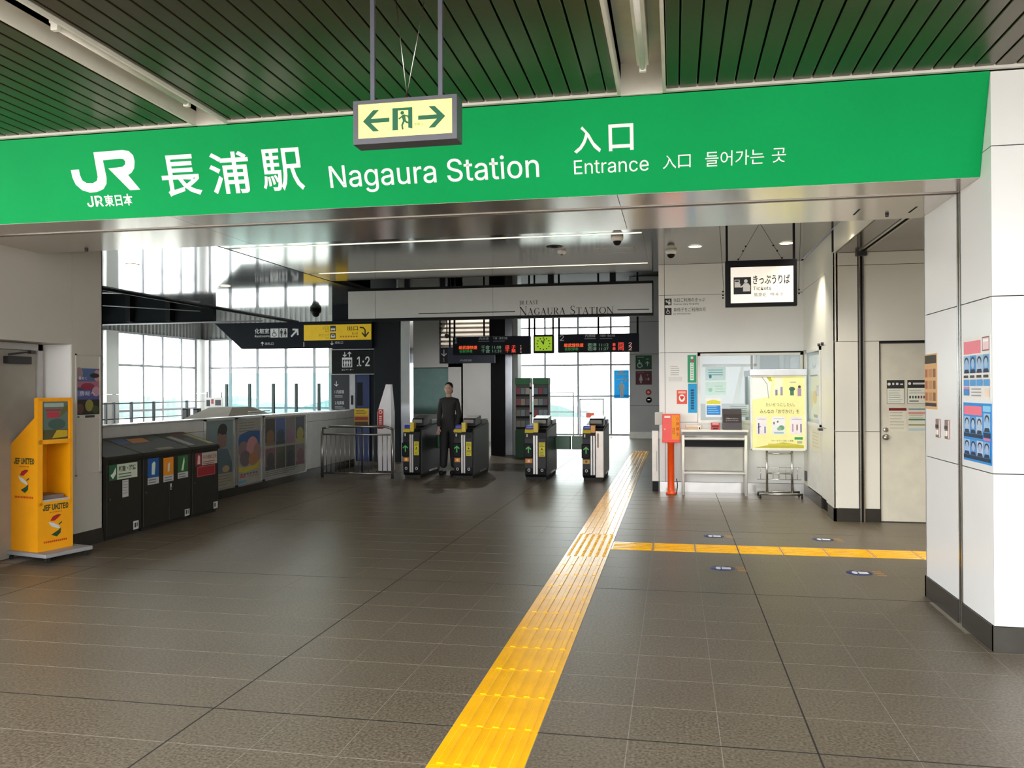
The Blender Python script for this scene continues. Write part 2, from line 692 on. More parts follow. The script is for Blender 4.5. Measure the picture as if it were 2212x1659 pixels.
def panel_wall(name, label, pl, us, vs, mt, core, depth=0.02, gap=0.006, core_m=None, thick=0.012):
    """a wall: dark core box plus one panel object per field; us / vs are the joint positions"""
    w = group_struct(name, (0, 0, 0), label)
    mb = MB()
    for c_ in core:
        mb.box(*c_)
    mb.build('wall_core', core_m or M_core, w)
    for a, b in zip(us, us[1:]):
        for c_, d in zip(vs, vs[1:]):
            sheet(pl, a + gap / 2, c_ + gap / 2, b - gap / 2, d - gap / 2, thick, mt, 'wall_panel', w, n0=-thick)
    return w


E_ = 0.013
# right front column: left face x=1.83, front face y=5.32
wr = panel_wall('wall_right', 'white panelled wall end beside the entrance opening', face_mx(1.83), [-6.66, -5.945], [0.15, 1.04, 2.08, 2.96, 3.40], M_white, [(1.83 + E_, 9, 5.32 + E_, 6.66 - E_, 0, 3.42)])
for c_, d in zip([0.15, 1.04, 2.08, 2.96], [1.04, 2.08, 2.96, 3.40]):
    sheet(face_mx(1.83), -5.855, c_ + 0.003, -5.3335, d - 0.003, 0.012, M_white, 'wall_panel', wr, n0=-0.012)
    for a, b in ((1.83, 3.0), (3.0, 4.2), (4.2, 9.0)):
        sheet(face_y(5.32), a + 0.003 if a > 1.9 else a, c_ + 0.003, b - 0.003, d - 0.003, 0.012, M_white, 'wall_panel', wr, n0=-0.012)
MB().box(1.83, 9, 6.648, 6.66, 0.15, 3.4).build('wall_panel', M_white, wr)
MB().box(1.822, 1.85, 5.322, 5.86, 0, 0.15).box(1.822, 1.85, 5.94, 6.67, 0, 0.15).box(1.822, 9, 5.312, 5.34, 0, 0.15).box(1.822, 9, 6.64, 6.67, 0, 0.15).build('baseboard_right', M_base, wr)
MB().box(1.828, 1.86, 5.87, 5.892, 0, 2.83, M_steel).box(1.828, 1.86, 5.908, 5.93, 0, 2.83, M_steel).box(1.85, 1.87, 5.892, 5.908, 0, 2.83, M_core).build('shutter_rail', None, wr)

# left wall with the recessed door
wl = panel_wall('wall_left', 'beige-grey wall with door recess beside the entrance', face_px(-5.75), [5.32, 6.10], [0.15, 2.0], M_lwall, [(-9, -5.75 - E_, 5.32, 6.10, 0, 3.42), (-9, -5.75 - E_, 6.10, 7.14, 2.005, 3.42), (-9, -5.75 - E_, 7.14, 7.58 - E_, 0, 3.42), (-9, -6.05, 6.1, 7.14, 0, 2.01)], core_m=M_lwall)
sheet(face_px(-5.75), 5.32, 2.0, 7.14, 3.40, 0.012, M_lwall, 'wall_panel', wl, n0=-0.012)
sheet(face_px(-5.75), 7.143, 0.15, 7.58, 3.40, 0.012, M_lwall, 'wall_panel', wl, n0=-0.012)
MB().box(-9, -5.75, 7.568, 7.58, 0, 3.4).build('wall_panel', M_lwall, wl)
MB().box(-6.05, -5.752, 7.128, 7.142, 0, 2.0).build('door_reveal', M_white, wl)
MB().box(-5.77, -5.744, 7.142, 7.588, 0, 0.15).box(-5.77, -5.744, 5.32, 6.1, 0, 0.15).build('baseboard_left', M_base, wl)
d1 = group_struct('door_1', (-6.03, 6.62, 0), 'beige steel door with overhead closer in the left recess')
MB().bbox(-6.05, -6.012, 6.12, 6.985, 0.01, 1.93, 0.004).build('door_leaf', mat('door_beige', (0.33, 0.31, 0.27), 0.45), d1)
MB().box(-6.05, -5.995, 6.99, 7.05, 0, 1.995).box(-6.05, -5.995, 6.10, 7.05, 1.935, 1.995).build('door_frame', mat('door_frame_grey', (0.45, 0.44, 0.43), 0.4), d1)
mb = MB()
mb.bbox(-6.012, -5.95, 6.58, 6.86, 1.80, 1.87, 0.006).tube((-5.97, 6.6, 1.885), (-5.975, 6.9, 1.92), 0.008).box(-6.0, -5.96, 6.86, 6.92, 1.90, 1.93)
mb.build('door_closer', M_dgrey, d1)

# portal soffit and everything behind the sign
so = group_struct('trim_1', (0, 0, 0), 'brushed metal soffit over the entrance opening')
MB().box(-9, 9, 5.62, 6.70, 2.834, 5.4).box(-9, 9, 5.36, 5.62, 3.41, 5.4).build('soffit_core', M_core, so)
for a, b in ((-5.75, -3.6), (-3.6, -0.36), (-0.36, 1.83)):
    MB().box(a + 0.002, b - 0.002, 5.50, 5.865, 2.82, 2.832).build('soffit_panel', M_soff, so)
    MB().box(a + 0.002, b - 0.002, 5.935, 6.72, 2.82, 2.832).build('soffit_panel', M_soff, so)
MB().box(-5.75, 1.83, 6.70, 6.72, 2.83, 3.42).build('soffit_back_panel', M_soff, so)
MB().box(-5.75, 1.83, 5.868, 5.885, 2.815, 2.84, M_track).box(-5.75, 1.83, 5.915, 5.932, 2.815, 2.84, M_track).box(-5.75, 1.83, 5.885, 5.915, 2.826, 2.84, M_core).build('shutter_track', None, so)
hp = MB()
hp.prism([(1.30, 6.30), (1.312, 6.30), (1.312, 6.50), (1.30, 6.50)], 'z', 2.8185, 2.821).prism([(1.68, 6.30), (1.692, 6.30), (1.692, 6.50), (1.68, 6.50)], 'z', 2.8185, 2.821)
hp.build('hatch_seam', M_core, so)
MB().lathe((1.54, 6.52, 2.80), [(0.012, 0), (0.014, 0.02)], 10).build('hatch_lock', M_dgrey, so)
MB().lathe((-5.18, 6.62, 2.80), [(0.014, 0), (0.016, 0.02)], 10).build('hatch_lock', M_dgrey, so)

# ------------------------------------------------------------------ outer slatted ceiling
ce = group_struct('ceiling', (0, 0, 0), 'dark bronze slatted metal ceiling outside the entrance')
MB().box(-9, -3.27, 0.4, 5.36, 3.50, 3.75).box(-3.05, -0.32, 0.4, 5.36, 3.50, 3.75).box(-0.06, 9, 0.4, 5.36, 3.50, 3.75).box(-3.3, 0, 0.4, 5.36, 3.75, 3.9).build('ceiling_deck', M_core, ce)
PS = 0.1125
slat_me = None


def slat_mesh(w):
    mb = MB()
    mb.prism([(-w, 0.02), (-w, 0.002), (-w + 0.004, 0), (w - 0.004, 0), (w, 0.002), (w, 0.02)], 'y', 0.4, 5.285)
    return mb


for k in range(-int(8.0 / PS), int(3.5 / PS)):
    c0, c1 = 0.04 + k * PS, 0.04 + (k + 1) * PS
    for lo_, hi_ in ((-8.5, -3.292), (-3.028, -0.342), (-0.038, 4.0)):
        a, b = max(c0, lo_), min(c1, hi_)
        if b - a < 0.02:
            continue
        x = (a + b) / 2
        if b - a < PS - 0.001:
            t_ = slat_mesh((b - a) / 2 - 0.004).build('slat', M_slat, ce, local=True)
        elif slat_me is None:
            t_ = slat_mesh(PS / 2 - 0.006).build('slat', M_slat, ce, local=True)
            slat_me = t_.data
        else:
            t_ = bpy.data.objects.new('slat', slat_me)
            COL.objects.link(t_)
            t_.parent = ce
        t_.location = (x, 0, 3.42)
MB().box(-8.0, 3.6, 5.287, 5.315, 3.405, 3.44).build('edge_angle', M_trim, ce)
for xa, xb in ((-3.27, -3.05), (-0.32, -0.06)):
    mb = MB()
    mb.box(xa - 0.02, xa, 0.4, 5.30, 3.40, 3.62).box(xb, xb + 0.02, 0.4, 5.30, 3.40, 3.62).box(xa, xb, 0.4, 5.30, 3.60, 3.62).box(xa, xb, 5.29, 5.31, 3.40, 3.62)
    mb.build('light_trough', M_trim, ce)
for nm, lab, xc in (('batten_light', 'unlit fluorescent batten in ceiling trough at upper left', -3.12), ('batten_light', 'unlit fluorescent batten in ceiling trough right of the exit sign', -0.17)):
    b_ = thing(nm, lab, 'light', (xc, 4.4, 3.42), 'fluorescent battens in ceiling troughs')
    MB().bbox(xc - 0.035, xc + 0.035, 3.75, 4.95, 3.445, 3.60, 0.006).build('housing', M_whitepaint, b_)
    MB().tube((xc, 3.77, 3.428), (xc, 4.93, 3.428), 0.016, 12).build('tube', M_tube, b_)
    MB().bbox(xc - 0.02, xc + 0.02, 4.925, 4.955, 3.405, 3.455, 0.004).build('lamp_holder', M_whitepaint, b_)
    MB().bbox(xc - 0.02, xc + 0.02, 3.745, 3.775, 3.405, 3.455, 0.004).build('lamp_holder', M_whitepaint, b_)

# ------------------------------------------------------------------ hall ceilings
hc = group_struct('ceiling_hall', (0, 0, 0), 'polished grey metal ceiling of the hall')
xs = [-5.74, -3.6, -1.98, -0.36, 1.82]
ys = [6.72, 9.95, 10.05, 12.40, 12.50, 13.4]
for a, b in zip(xs, xs[1:]):
    for c_, d in ((6.72, 9.95), (10.05, 12.40), (12.50, 13.4)):
        MB().box(a + 0.0008, b - 0.0008, c_, d, 3.40, 3.412).build('ceiling_panel', M_ceil, hc)
    if a > -0.4:
        MB().box(a + 0.0008, b - 0.0008, 9.95, 10.05, 3.40, 3.412).box(a + 0.0008, b - 0.0008, 12.40, 12.50, 3.40, 3.412).build('ceiling_panel', M_ceil, hc)
MB().box(-5.74, 1.83, 6.72, 13.4, 3.45, 3.5).box(-5.74, 1.83, 13.38, 13.4, 3.4, 5.0).build('ceiling_deck', M_core, hc)
hs = group_struct('ceiling_side', (0, 0, 0), 'glossy pale metal ceiling over the left concourse')
M_ceil2 = mat('metal_ceiling_pale', (0.72, 0.72, 0.74), 0.075, metal=0.9, var=0.02, scale=1.5, rvar=0.02)
for a, b in zip([7.58, 9.6, 12.0, 14.4, 16.8, 19.2], [9.6, 12.0, 14.4, 16.8, 19.2, 21.6]):
    for c_, d in ((-10.1, -7.93), (-7.93, -5.76)):
        MB().box(c_ + 0.0008, d - 0.0008, a + 0.0008, b - 0.0008, 3.40, 3.412).build('ceiling_panel', M_ceil2, hs)
MB().box(-10.1, -5.75, 7.58, 21.6, 3.45, 3.5).box(-10.14, -10.1, 7.58, 21.6, 3.40, 5.0).box(-5.756, -5.744, 7.58, 17, 3.396, 3.43).build('ceiling_deck', M_core, hs)
# high dark roof behind
MB().box(-13.4, 0.1, 7.5, 27.4, 5.0, 5.2).build('ceiling_roof', M_core)
struct(bpy.data.objects['ceiling_roof'], 'dark high roof underside')
MB().box(-0.36, 9, 6.7, 27, 5.0, 5.2).box(-9, 9, 6.7, 7.6, 5.0, 5.2).build('ceiling_roof_front', M_core)
struct(bpy.data.objects['ceiling_roof_front'], 'roof above the ticket office')

# linear recessed lights
M_line = lit('#fff6dc', 5.0)
for lab, yc in (('bright linear ceiling light just behind the entrance soffit', 10.0), ('bright linear ceiling light nearer the hanging station sign', 12.45)):
    L_ = thing('linear_light', lab, 'light', (-2.9, yc, 3.40), 'linear ceiling lights')
    MB().box(-5.55, -0.37, yc - 0.048, yc + 0.048, 3.425, 3.445).build('diffuser', M_line, L_)
    MB().box(-5.55, -0.37, yc - 0.05, yc - 0.04, 3.398, 3.43).box(-5.55, -0.37, yc + 0.04, yc + 0.05, 3.398, 3.43).box(-5.74, -5.55, yc - 0.05, yc + 0.05, 3.4, 3.43).build('trim_frame', M_trim, L_)


def downlight(lab, x, y, z, watt, grp, col=(1, 0.93, 0.78), spot=100):
    d = thing('downlight', lab, 'light', (x, y, z), grp)
    mb = MB()
    mb.lathe((x, y, z - 0.006), [(0.085, 0.0), (0.10, 0.003), (0.10, 0.008), (0.085, 0.008)], 24)
    mb.build('rim', M_whitepaint, d)
    MB().lathe((x, y, z - 0.0075), [(0.08, 0.0), (0.08, 0.003)], 24).build('lens', lit('#ffe9bd', 12.0), d)
    ld = bpy.data.lights.new('downlight_beam', 'SPOT')
    ld.energy = watt * LAMP
    ld.color = col
    ld.spot_size = R(spot)
    ld.spot_blend = 0.6
    ld.shadow_soft_size = 0.06
    lo = bpy.data.objects.new('downlight_beam', ld)
    COL.objects.link(lo)
    lo.parent = d
    lo.location = (0, 0, -0.02)
    return d


downlight('round ceiling downlight next to the dome camera above the ticket wall', 0.28, 11.12, 3.40, 130, 'hall downlights')
downlight('round ceiling downlight behind the hanging tickets sign', 1.42, 11.12, 3.40, 150, 'hall downlights')
downlight('round ceiling downlight over the side wall nearest the pilaster', 1.58, 9.2, 3.40, 90, 'hall downlights')
downlight('nearer round downlight in the glossy left ceiling', -7.8, 10.94, 3.40, 40, 'hall downlights')
downlight('farther round downlight in the glossy left ceiling', -7.8, 13.53, 3.40, 40, 'hall downlights')
downlight('round downlight in the alcove ceiling by the column', 3.0, 8.3, 3.11, 260, 'hall downlights')


def dome_cam(lab, x, y, dark=False, z=3.40, s=1.0):
    d = thing('dome_camera', lab, 'camera', (x, y, z), 'ceiling dome cameras')
    MB().lathe((x, y, z), [(0.075 * s, 0), (0.075 * s, -0.03 * s), (0.062 * s, -0.055 * s), (0.05 * s, -0.06 * s)], 20).build('housing', M_black if dark else M_whitepaint, d)
    mb = MB()
    mb.lathe((x, y, z - 0.058 * s), [(0.052 * s, 0), (0.045 * s, -0.028 * s), (0.028 * s, -0.046 * s), (0.006 * s, -0.052 * s)], 20)
    mb.build('dome', M_black, d)


dome_cam('white dome camera at the right end of the nearer linear light', -0.67, 10.2)
dome_cam('white dome camera beside the round downlight above the ticket wall', -0.03, 11.36)
dome_cam('dark dome camera under the glossy left ceiling', -8.06, 17.9, True, s=1.7)
dome_cam('small dark sensor under the glossy ceiling left of the station sign', -7.4, 17.9, True, s=0.8)
sd = thing('smoke_detector', 'small white smoke detector on the hall ceiling above the station sign', 'detector', (-1.47, 11.1, 3.40))
MB().lathe((-1.47, 11.1, 3.40), [(0.06, 0), (0.06, -0.02), (0.045, -0.045), (0.02, -0.05)], 18).build('body', M_whitepaint, sd)
MB().lathe((-1.47, 11.1, 3.352), [(0.018, 0), (0.014, -0.012)], 12).build('sensor', M_dgrey, sd)
vt = thing('ceiling_vent', 'dark round vent in the hall ceiling beside the smoke detector', 'vent', (-1.52, 10.75, 3.40))
MB().lathe((-1.52, 10.75, 3.392), [(0.10, 0), (0.11, 0.006), (0.11, 0.009)], 20).build('grille', M_dgrey, vt)
MB().lathe((-1.52, 10.75, 3.388), [(0.05, 0), (0.05, 0.004)], 16).build('core', M_black, vt)
hq = thing('access_hatch', 'flush square access hatch in the hall ceiling', 'hatch', (-0.75, 11.2, 3.40))
MB().box(-1.0, -0.5, 11.0, 11.012, 3.397, 3.401).box(-1.0, -0.5, 11.39, 11.402, 3.397, 3.401).box(-1.0, -0.988, 11.0, 11.4, 3.397, 3.401).box(-0.512, -0.5, 11.0, 11.4, 3.397, 3.401).build('frame', M_trim, hq)
MB().box(-0.985, -0.515, 11.015, 11.388, 3.398, 3.401).build('panel', M_ceil, hq)

# ------------------------------------------------------------------ ticket wall, side wall, door wall
vs4 = [0.15, 1.04, 2.08, 2.96, 3.40]
wt = group_struct('wall_back', (0, 0, 0), 'white panelled ticket office wall')
mb = MB()
mb.box(-0.22 + E_, 0.36, 12.7 + E_, 12.85, 0, 3.42).box(0.36, 1.84, 12.7 + E_, 12.85, 2.06, 3.42).box(0.36, 1.84, 12.7 + E_, 12.85, 0, 1.03).box(1.84, 4.5, 12.7 + E_, 12.85, 0, 3.42)
mb.build('wall_core', M_core, wt)
P = face_y(12.7)
for c_, d in zip([0.15, 1.04, 2.08, 2.94], [1.04, 2.08, 2.94, 3.40]):
    if c_ != 1.04:
        sheet(P, -0.13, c_ + 0.003, 1.85, d - 0.003, 0.012, M_white, 'wall_panel', wt, n0=-0.012)
    else:
        sheet(P, -0.13, c_ + 0.003, 0.345, d - 0.003, 0.012, M_white, 'wall_panel', wt, n0=-0.012)
    sheet(P, -0.22, c_ + 0.003, -0.136, d - 0.003, 0.012, M_white, 'wall_panel', wt, n0=-0.012)
MB().box(-0.215, 1.85, 12.69, 12.72, 0, 0.148).build('baseboard_back', mat('bright_skirting', (0.85, 0.85, 0.84), 0.12, metal=0.5), wt)
struct(MB().box(-0.22, -0.06, 12.86, 26, 0, 5.0).build('wall_office_left', M_grey), 'plain outer wall of the ticket office')
struct(MB().box(4.4, 4.5, 12.86, 16.6, 0, 2.75).build('wall_office_right', M_white), 'inner side wall of the ticket office')
struct(MB().box(-0.06, 4.5, 16.6, 16.7, 0, 2.75).build('wall_office_rear', M_white), 'inner rear wall of the ticket office')
struct(MB().box(-0.06, 4.5, 12.86, 16.7, 2.75, 2.8).build('ceiling_office', M_white), 'ceiling of the ticket office')
struct(MB().box(-0.06, 4.4, 12.86, 16.6, -0.003, 0.001).build('floor_office', M_grey), 'floor of the ticket office')
w1 = group_struct('window_1', (1.1, 12.7, 1.03), 'ticket office counter window with pale frame')
mb = MB()
mb.box(0.35, 0.385, 12.69, 12.74, 1.03, 2.06).box(1.805, 1.84, 12.69, 12.74, 1.03, 2.06).box(0.35, 1.84, 12.69, 12.74, 2.025, 2.06).box(0.35, 1.84, 12.68, 12.74, 1.03, 1.07)
mb.build('window_frame', M_whitepaint, w1)
MB().box(0.385, 1.12, 12.71, 12.716, 1.07, 2.025).build('pane', M_glass_t, w1)
MB().box(1.13, 1.805, 12.72, 12.726, 1.07, 2.025).build('pane', M_glass_t, w1)
MB().box(1.11, 1.14, 12.705, 12.735, 1.07, 2.025).build('mullion', M_mullion, w1)
# office contents glimpsed through the window
ofl = thing('office_fill_light', 'glowing ceiling panel added to light the ticket office', 'light', (1.6, 14.3, 2.75))  # added emitter so the room behind the window is bright
MB().box(0.4, 2.9, 14.0, 14.6, 2.735, 2.749).build('diffuser', lit('#f4fbff', 16.0), ofl)
MB().box(0.38, 2.92, 13.98, 14.0, 2.73, 2.75).box(0.38, 2.92, 14.6, 14.62, 2.73, 2.75).build('frame', M_whitepaint, ofl)
bl = thing('roller_blind', 'grey rolled-up blind rod inside the ticket office window', 'blind', (0.9, 12.95, 1.88))
MB().tube((0.42, 12.95, 1.89), (1.22, 12.95, 1.89), 0.022, 12).build('roll', M_grey, bl)
MB().box(0.41, 0.43, 12.93, 12.97, 1.87, 2.75).box(1.21, 1.23, 12.93, 12.97, 1.87, 2.75).build('bracket', M_whitepaint, bl)
cb = thing('filing_cabinet', 'pale grey cabinet standing inside the ticket office', 'cabinet', (1.6, 15.2, 0))
MB().bbox(1.25, 2.2, 14.9, 15.4, 0.0, 1.75, 0.01).build('body', mat('cabinet_greygreen', (0.42, 0.47, 0.44), 0.5), cb)
for k in range(2):
    d_ = MB().bbox(1.27 + k * 0.46, 1.71 + k * 0.46, 14.88, 14.9, 0.05, 1.70, 0.004).build('door', mat('cabinet_door', (0.48, 0.53, 0.50), 0.5), cb)
    MB().bbox(1.66 + k * 0.10, 1.68 + k * 0.10, 14.865, 14.88, 0.85, 0.98, 0.003).build('handle', M_steel, d_)
ob = thing('office_desk', 'white desk inside the ticket office behind the window', 'desk', (1.2, 13.6, 0))
MB().bbox(0.3, 2.0, 13.3, 13.9, 0.98, 1.02, 0.005).build('top', M_whitepaint, ob)
for k in range(2):
    MB().box(0.32 + k * 1.62, 0.36 + k * 1.62, 13.32, 13.88, 0, 0.98).build('side_panel', M_grey, ob)
sl = thing('office_partition', 'slanted pale roller screen seen through ticket window', 'screen', (0.75, 14.2, 0))
MB().prism([(0.86, 1.02), (1.05, 1.9), (1.10, 1.9), (0.98, 1.02)], 'y', 13.75, 13.77).build('panel', M_white, sl)
MB().box(0.84, 1.0, 13.7, 13.82, 1.02, 1.04).build('foot', M_grey, sl)

# notices stuck on the office window


def poster(name, lab, pl, u0, v0, u1, v1, items, col='#f4f2ea', cat='poster', t=0.003, grp=None, n0=0.0005, film_=False):
    c_ = pl.p((u0 + u1) / 2, v0)
    p_ = thing(name, lab, cat, tuple(c_), grp)
    if film_:
        mb_ = MB()
        mb_.add([pl.p(a, b, n0) for a, b in ((u0, v0), (u1, v0), (u1, v1), (u0, v1))], [(0, 1, 2, 3)])
        mb_.build('sheet', film(col), p_)
    else:
        sheet(pl, u0, v0, u1, v1, t, ink(col), 'sheet', p_, n0=n0)
    if items:
        prints(pl, items, p_, n0=n0 + t + 0.0005)
    return p_


PW = face_y(12.71)
poster('window_notice', 'pale blue notice high on the ticket office window', PW, 0.46, 1.66, 0.75, 1.86, text_lines(0.5, 0.72, 1.82, 3, 0.035, 0.012, '#7fb6c8') + [('e', 0.53, 1.72, 0.02, 0.03, '#4a8ea8')], '#d3f2f5', 'notice')
poster('window_notice', 'pale mint notice in the middle of the ticket office window', PW, 0.46, 1.44, 0.76, 1.64, [('e', 0.53, 1.52, 0.03, 0.03, '#a5d9d6')] + text_lines(0.6, 0.74, 1.58, 3, 0.04, 0.012, '#b8e2df'), '#d8f6f2', 'notice')
poster('window_notice', 'blue and yellow calendar notice low on the ticket office window', PW, 0.46, 1.12, 0.69, 1.40, [('r', 0.475, 1.15, 0.675, 1.29, '#2f8fe0'), ('p', [(0.475, 1.31), (0.675, 1.31), (0.675, 1.35), (0.57, 1.375), (0.475, 1.35)], '#e6e23c')] + text_lines(0.49, 0.66, 1.28, 4, 0.03, 0.008, '#8fd0ff'), '#ffffff', 'notice')
poster('window_notice', 'small grey sheet of fine print in the office window behind ticket machine', PW, 0.80, 1.12, 1.08, 1.30, text_lines(0.82, 1.06, 1.28, 5, 0.03, 0.01, '#8fa3b8'), '#ccd8e0', 'notice')

# side wall x = 1.85 (y 10.2 .. 12.7), with glazed poster door
ws = group_struct('wall_side', (0, 0, 0), 'cream side wall with glazed door between ticket wall and pilaster')
MB().box(1.87, 2.0, 10.22, 12.7, 0, 3.42).build('wall_core', M_core, ws)
PS_ = face_mx(1.85)
for c_, d in ((2.08, 2.96), (2.96, 3.40)):
    sheet(PS_, -12.70, c_ + 0.003, -10.2, d - 0.003, 0.018, M_cream, 'wall_panel', ws, n0=-0.018)
for a, b in ((-12.70, -12.42), (-11.20, -10.72), (-10.71, -10.2)):
    sheet(PS_, a + 0.003, 0.15, b - 0.003, 1.035, 0.018, M_cream, 'wall_panel', ws, n0=-0.018)
    sheet(PS_, a + 0.003, 1.045, b - 0.003, 2.075, 0.018, M_cream, 'wall_panel', ws, n0=-0.018)
MB().box(1.842, 1.87, 11.22, 12.72, 0, 0.15).build('baseboard_side', M_base, ws)
d2 = group_struct('door_2', (1.85, 11.8, 0), 'white side door with tall glazed poster panel')
sheet(PS_, -12.40, 0.16, -11.21, 1.03, 0.02, M_whitepaint, 'door_leaf', d2, n0=-0.02)
mb = MB()
mb.box(1.832, 1.87, 12.36, 12.41, 1.04, 2.08).box(1.832, 1.87, 11.21, 11.28, 1.04, 2.08).box(1.832, 1.87, 11.21, 12.41, 2.03, 2.08).box(1.832, 1.87, 11.21, 12.41, 1.03, 1.07)
mb.build('door_frame', M_whitepaint, d2)
MB().box(1.846, 1.852, 11.28, 12.36, 1.07, 2.03).build('pane', glass('side_glass', (0.9, 0.95, 0.97)), d2)
MB().box(1.856, 1.868, 11.28, 12.36, 1.07, 2.03).build('backing', M_white, d2)
MB().bbox(1.825, 1.85, 12.42, 12.52, 0.22, 0.36, 0.004).build('hinge', M_dgrey, d2)
MB().tube((1.82, 11.30, 2.10), (1.85, 11.30, 2.10), 0.02, 10).tube((1.82, 11.05, 2.10), (1.85, 11.05, 2.10), 0.02, 10).build('roller', M_dgrey, d2)
MB().bbox(1.80, 1.85, 11.12, 11.22, 1.00, 1.03, 0.004).build('latch', M_dgrey, d2)
poster('door_poster', 'tall pale poster with orange and grey shapes in the side door pane', face_mx(1.852), -12.2, 1.12, -11.36, 1.98,
       [('e', -11.75, 1.86, 0.14, 0.05, '#b9bcc4'), ('e', -11.75, 1.875, 0.12, 0.04, '#f4f4f2'), ('r', -12.05, 1.70, -11.5, 1.72, '#9aa0a8'), ('e', -11.7, 1.42, 0.16, 0.09, '#f2d4a4'), ('e', -11.95, 1.38, 0.1, 0.13, '#efdfb8'), ('r', -11.8, 1.15, -11.5, 1.19, '#8d93b0')], '#f3f3ef', n0=0.001)
poster('wall_notice', 'faint cream notice low on the side door', PS_, -11.95, 0.70, -11.30, 0.99, text_lines(-11.9, -11.35, 0.95, 5, 0.045, 0.012, '#cfcab2'), '#e6e2cf', 'notice', n0=0.0015)

# door wall y=10.2
wd = group_struct('wall_alcove', (0, 0, 0), 'cream panelled wall of the alcove behind the column')
MB().box(1.83, 2.12, 10.2 + E_, 10.4, 0, 3.12).box(2.12, 2.32, 10.2 + E_, 10.4, 0, 3.12).box(2.32, 6, 10.2 + E_, 10.4, 2.06, 3.12).box(3.3, 6, 10.2 + E_, 10.4, 0, 3.12).build('wall_core', M_core, wd)
PD = face_y(10.2)
for c_, d in zip([0.15, 1.04, 2.08, 2.96], [1.04, 2.08, 2.96, 3.11]):
    sheet(PD, 1.82, c_ + 0.003, 2.085, d - 0.003, 0.012, M_cream, 'wall_panel', wd, n0=-0.012)
    if c_ < 2:
        sheet(PD, 2.15, c_ + 0.003, 2.315, d - 0.003, 0.012, M_cream, 'wall_panel', wd, n0=-0.012)
        sheet(PD, 3.3, c_ + 0.003, 6, d - 0.003, 0.012, M_cream, 'wall_panel', wd, n0=-0.012)
    else:
        sheet(PD, 2.15, c_ + 0.003, 6, d - 0.003, 0.012, M_cream, 'wall_panel', wd, n0=-0.012)
MB().box(1.82, 1.832, 10.2, 10.72, 0.15, 3.11).build('wall_panel', M_cream, wd)
MB().box(1.812, 2.09, 10.185, 10.22, 0, 0.15).box(2.15, 2.316, 10.185, 10.22, 0, 0.15).box(1.812, 1.84, 10.185, 10.60, 0, 0.15).build('baseboard_alcove', M_base, wd)
mb = MB()
mb.box(2.092, 2.108, 10.16, 10.22, 0, 3.11, M_steel).box(2.132, 2.148, 10.16, 10.22, 0, 3.11, M_steel).box(2.105, 2.135, 10.19, 10.22, 0, 3.11, M_core)
mb.build('shutter_rail', None, wd)
MB().bbox(2.06, 2.18, 10.13, 10.20, 3.06, 3.112, 0.006).build('rail_head', M_dgrey, wd)
d3 = group_struct('door_3', (2.8, 10.2, 0), 'cream steel door with round locks in the alcove')
MB().box(2.325, 3.29, 10.225, 10.26, 0.01, 2.05).build('door_leaf', mat('door_cream', (0.72, 0.69, 0.58), 0.4), d3)
MB().box(2.316, 2.326, 10.2, 10.26, 0, 2.062).box(3.29, 3.3, 10.2, 10.26, 0, 2.062).box(2.316, 3.3, 10.2, 10.26, 2.05, 2.062).box(2.316, 3.3, 10.2, 10.26, 0, 0.008).build('door_frame', M_dgrey, d3)
MB().lathe((2.385, 10.225, 1.06), [(0.028, 0), (0.028, -0.012), (0.02, -0.016)], 16, axis='y').build('cylinder_lock', M_steel, d3)
MB().lathe((2.385, 10.225, 0.975), [(0.038, 0), (0.038, -0.01), (0.03, -0.045), (0.012, -0.05)], 16, axis='y').build('knob', M_steel, d3)
PD2 = face_y(10.225)
poster('door_notice', 'black-headed route notice on the alcove door nearest its locks', PD2, 2.40, 1.36, 2.59, 1.63, [('r', 2.40, 1.535, 2.59, 1.63, '#2b2b2b'), ('e', 2.425, 1.585, 0.017, 0.017, '#f0f0f0'), ('r', 2.40, 1.36, 2.404, 1.63, '#3a3a3a'), ('r', 2.586, 1.36, 2.59, 1.63, '#3a3a3a'), ('r', 2.40, 1.36, 2.59, 1.364, '#3a3a3a'), ('r', 2.46, 1.575, 2.48, 1.60, '#e8e8e8'), ('r', 2.50, 1.575, 2.525, 1.60, '#e8e8e8'), ('r', 2.545, 1.575, 2.575, 1.59, '#e8e8e8')] + text_lines(2.42, 2.57, 1.51, 6, 0.025, 0.005, '#9aa09a', 0.5), '#e9eadd', 'notice')
poster('door_notice', 'black-headed notice with symbols on the alcove door beside the column', PD2, 2.62, 1.36, 2.83, 1.63, [('r', 2.62, 1.54, 2.83, 1.63, '#2b2b2b'), ('e', 2.645, 1.59, 0.016, 0.016, '#f0f0f0'), ('r', 2.68, 1.58, 2.82, 1.60, '#dcdcdc'), ('r', 2.62, 1.36, 2.624, 1.63, '#3a3a3a'), ('r', 2.62, 1.36, 2.83, 1.364, '#3a3a3a')] + [('r', 2.64 + k * 0.03, 1.42, 2.658 + k * 0.03, 1.45, c2) for k, c2 in enumerate(['#30403a', '#2f6a4a', '#30403a', '#30403a', '#a04040', '#5a3a3a'])] + text_lines(2.64, 2.81, 1.51, 2, 0.025, 0.006, '#9aa09a') + [('r', 2.64, 1.385, 2.74, 1.395, '#444444')], '#e9eadd', 'notice')
poster('door_notice', 'notice with dark red header and fine print on the alcove door', PD2, 2.42, 1.04, 2.61, 1.31, [('r', 2.42, 1.28, 2.61, 1.31, '#7d1620')] + text_lines(2.43, 2.59, 1.26, 6, 0.035, 0.006, '#9a9a8c'), '#e2decc', 'notice')
